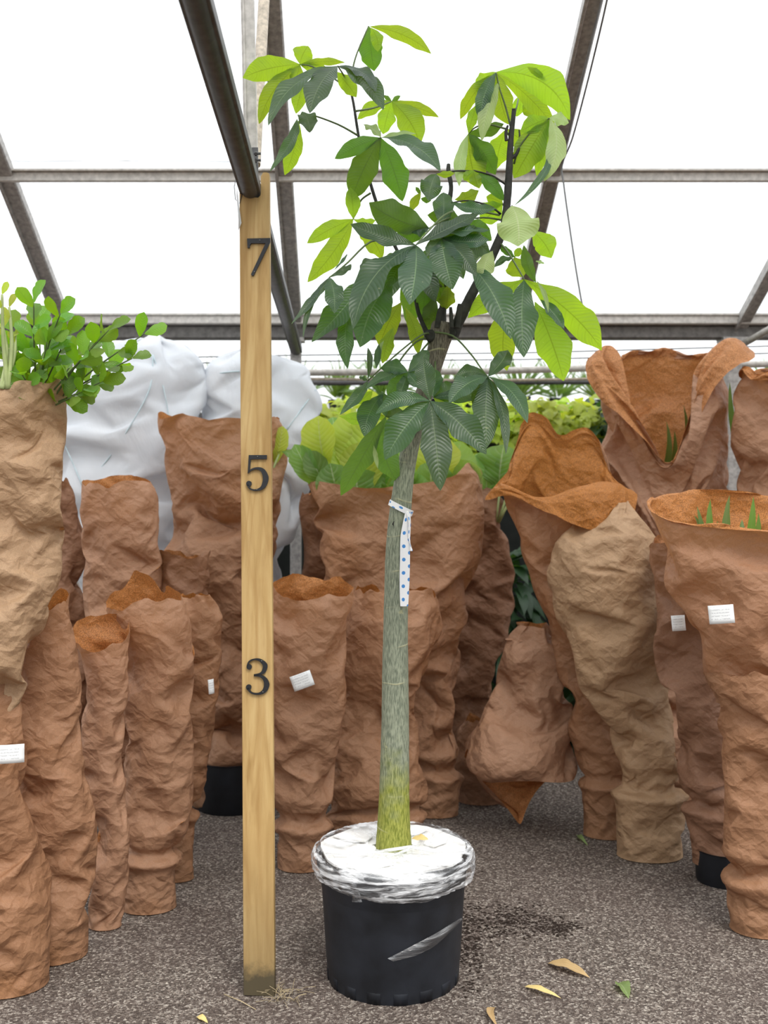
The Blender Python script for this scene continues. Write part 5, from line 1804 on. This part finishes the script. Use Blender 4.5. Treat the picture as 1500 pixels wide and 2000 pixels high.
spots = [(-0.42, 6.72), (-0.10, 6.68), (0.16, 6.75), (0.95, 6.66), (1.22, 6.72), (1.12, 7.05), (0.82, 7.0), (0.40, 6.8), (0.62, 6.7), (-0.25, 7.1), (0.1, 7.15), (0.5, 7.2)]
ll_ = ['lime plant left of the trunk, outermost of its bench', 'lime plant seen between the trunk and the left white bundles', 'lime plant directly behind the trunk', 'bright lime bushy plant over the slumped wrap', 'bright lime bushy plant beside the folded-out orange lining', 'lime plant behind the brightest bushy one', 'lime plant at the back, right of the low leaf fans',
       'lime plant behind the right low leaf fan', 'lime plant just left of the bright bushy ones', 'small lime plant at the back left of its bench', 'small lime plant at the back behind the trunk', 'small lime plant at the back near the bench middle']
for i, (x, y) in enumerate(spots):
    foliage_plant(x, y, ZB + 0.034, 0.21, 0.30, 150, 0.095, 0.065, 'leaf_lime', ll_[i], 'lime_plant', 'lime-leaved plants on the near bench', 70 + i)
for i, (x, y) in enumerate([(1.42, 6.62), (1.38, 6.95)]):
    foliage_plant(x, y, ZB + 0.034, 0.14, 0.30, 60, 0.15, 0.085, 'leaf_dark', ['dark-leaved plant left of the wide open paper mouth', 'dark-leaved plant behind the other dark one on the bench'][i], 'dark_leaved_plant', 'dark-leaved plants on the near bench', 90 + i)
for i in range(16):
    x = -2.1 + i * 0.35 + rnd.uniform(-0.05, 0.05)
    foliage_plant(x, 8.75 + (i % 3) * 0.22, ZB2 + 0.034, 0.1, 0.40, 46, 0.3, 0.018, 'leaf_blade', 'grassy plant in a row of alike ones on the far tall bench', 'grassy_plant', 'grassy plants on the far bench', 110 + i, blade=True)
# dark leafy plants on the ground, in the shade behind the bundles
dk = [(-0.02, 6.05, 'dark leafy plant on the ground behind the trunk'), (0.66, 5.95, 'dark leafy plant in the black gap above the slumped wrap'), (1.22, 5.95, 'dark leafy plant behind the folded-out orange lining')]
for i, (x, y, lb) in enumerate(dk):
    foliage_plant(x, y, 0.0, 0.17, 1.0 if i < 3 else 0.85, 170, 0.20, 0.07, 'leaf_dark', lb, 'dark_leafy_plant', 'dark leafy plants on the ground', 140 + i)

# pipes, wires and hose of the watering system running along the bay
for i, (pa, pb, rad, mt, lb) in enumerate([((560, 728), (1330, 714), 0.020, 'steel_light', 'pale thick water pipe crossing under the gutter'), ((560, 694), (1500, 676), 0.004, 'cable', 'thin grey wire just under the gutter'), ((560, 706), (1500, 690), 0.004, 'cable', 'thin grey wire between gutter and pale pipe'),
                                         ((600, 740), (1300, 738), 0.008, 'rust_pipe', 'thin beige pipe under the pale thick one')]):
    m = MB()
    A, B = P(pa[0], pa[1], 6.35), P(pb[0], pb[1], 6.35)
    d = (B - A)
    m.tube([A - d * 0.9, A, A + d * 0.5 - np.array([0, 0, 0.012]), B, B + d * 0.6], rad, 10)
    tag(obj('water_pipe' if 'pipe' in lb else 'wire', m, M[mt]), lb, 'pipe' if 'pipe' in lb else 'wire')
m = MB()
m.tube([P(500, 748, 8.5), P(1300, 745, 8.5), P(1700, 743, 8.5)], 0.022, 10)
tag(obj('rail', m, M['steel_dark']), 'dark horizontal rail along the front of the far tall bench', 'rail')

# cord clipped to the third rafter, hanging free below
m = MB()
cp = smooth_path([P(1190, -20, 4.10), P(1172, 60, 4.25), P(1145, 170, 4.5), P(1118, 270, 4.75), P(1098, 322, 4.9), P(1101, 360, 4.9), P(1112, 440, 4.9), P(1124, 520, 4.9), P(1136, 590, 4.9), P(1150, 660, 4.9)], 5)
m.tube(cp, 0.004, 8)
m.tube([P(1180, -20, 4.10), P(1130, 180, 4.5), P(1097, 318, 4.9)], 0.0035, 8)
tag(obj('hanging_cord', m, M['cable']), 'thin grey cord hanging from the rafter right of the tree', 'cord')


# ------------------------------------------------------------------ litter on the ground
def ground(px, py, z=0.004):
    Y = F * (EYE - z) / (py - HY)
    return P(px, py, Y)


for a, b, w, mt, lb, sd in (((1070, 1880), (1152, 1908), 20, 'leaf_dry', 'broad pale dry leaf lying on the ground right of the pot', 0.03), ((1025, 1925), (1096, 1948), 11, 'leaf_dry', 'narrow yellow dry leaf on the ground below the broad one', 0.06), ((969, 1966), (972, 2003), 12, 'leaf_dry', 'curled dry leaf at the bottom edge of the picture', 0.18), ((1208, 1918), (1228, 1948), 22, 'leaf_pale', 'green fallen leaf on the ground at right', 0.0), ((386, 1983), (406, 1996), 11, 'leaf_dry', 'small brown leaf on the ground left of the board', 0.05), ((1130, 1630), (1148, 1650), 9, 'leaf_pale', 'small green leaf fallen by the right row', 0.1)):
    A, B = ground(*a), ground(*b)
    Yl = A[1]
    me = leaf_mesh('fallen_leaf', A, B, w / F * Yl * 1.3, np.array([0, -0.25, 1.0]), arch=0.10, side=sd, fold=0.5, wav=0.06, seed=int(a[0]), ns=12, obov=0.8, pw=0.8)
    co = np.empty(len(me.vertices) * 3)
    me.vertices.foreach_get('co', co)
    dz = 0.001 - co.reshape(-1, 3)[:, 2].min()
    co.reshape(-1, 3)[:, 2] += dz
    me.vertices.foreach_set('co', co)
    tag(obj('fallen_leaf', me, M[mt]), lb, 'leaf', 'fallen leaves')
m = MB()
m.tube([ground(438, 1942, 0.003), ground(470, 1955, 0.006), ground(500, 1972, 0.003)], [0.0018, 0.0014, 0.001], 6)
tag(obj('twig', m, M['straw']), 'thin straw-coloured twig on the ground by the board foot', 'twig')
m = MB()
r = random.Random(4)
for i in range(46):
    c = ground(558 + r.uniform(-22, 22), 1945 + r.uniform(-10, 14), 0.002)
    a = r.uniform(0, 2 * PI)
    L = r.uniform(0.02, 0.06)
    e = c + np.array([math.cos(a) * L, math.sin(a) * L, r.uniform(0.0, 0.03)])
    m.tube([c, (c + e) / 2 + np.array([0, 0, 0.006]), e], 0.0006, 4)
o = tag(obj('dry_grass', m, M['straw']), 'wispy tuft of dry grass at the foot of the board', 'grass')
o['kind'] = 'stuff'
# spilled potting soil right of the pot: thin heaps of crumbs
m = MB()
r = random.Random(8)
for i in range(1100):
    q = r.random()
    if q < 0.5:
        c = ground(r.gauss(1000, 45), r.gauss(1800, 18), 0.0)
    elif q < 0.85:
        c = ground(r.gauss(915, 18), r.gauss(1840, 45), 0.0)
    else:
        c = ground(r.gauss(1090, 22), r.gauss(1812, 7), 0.0)
    if math.hypot(c[0] - PC[0], c[1] - PC[1]) < 0.215:
        continue
    s = r.uniform(0.002, 0.007)
    a = r.uniform(0, PI)
    b = [(c[0] + s * math.cos(a + k_ * 2 * PI / 5) * r.uniform(0.7, 1.2), c[1] + s * math.sin(a + k_ * 2 * PI / 5) * r.uniform(0.7, 1.2), 0.0005) for k_ in range(5)]
    m.add(b + [(c[0], c[1], s * r.uniform(0.3, 0.7))], [(k_, (k_ + 1) % 5, 5) for k_ in range(5)])
o = tag(obj('spilled_soil', mesh_np('spilled_soil', m.v, m.f, smooth=False), M['soil']), 'dark crumbs of potting soil spilled right of the pot', 'soil')
o['kind'] = 'stuff'
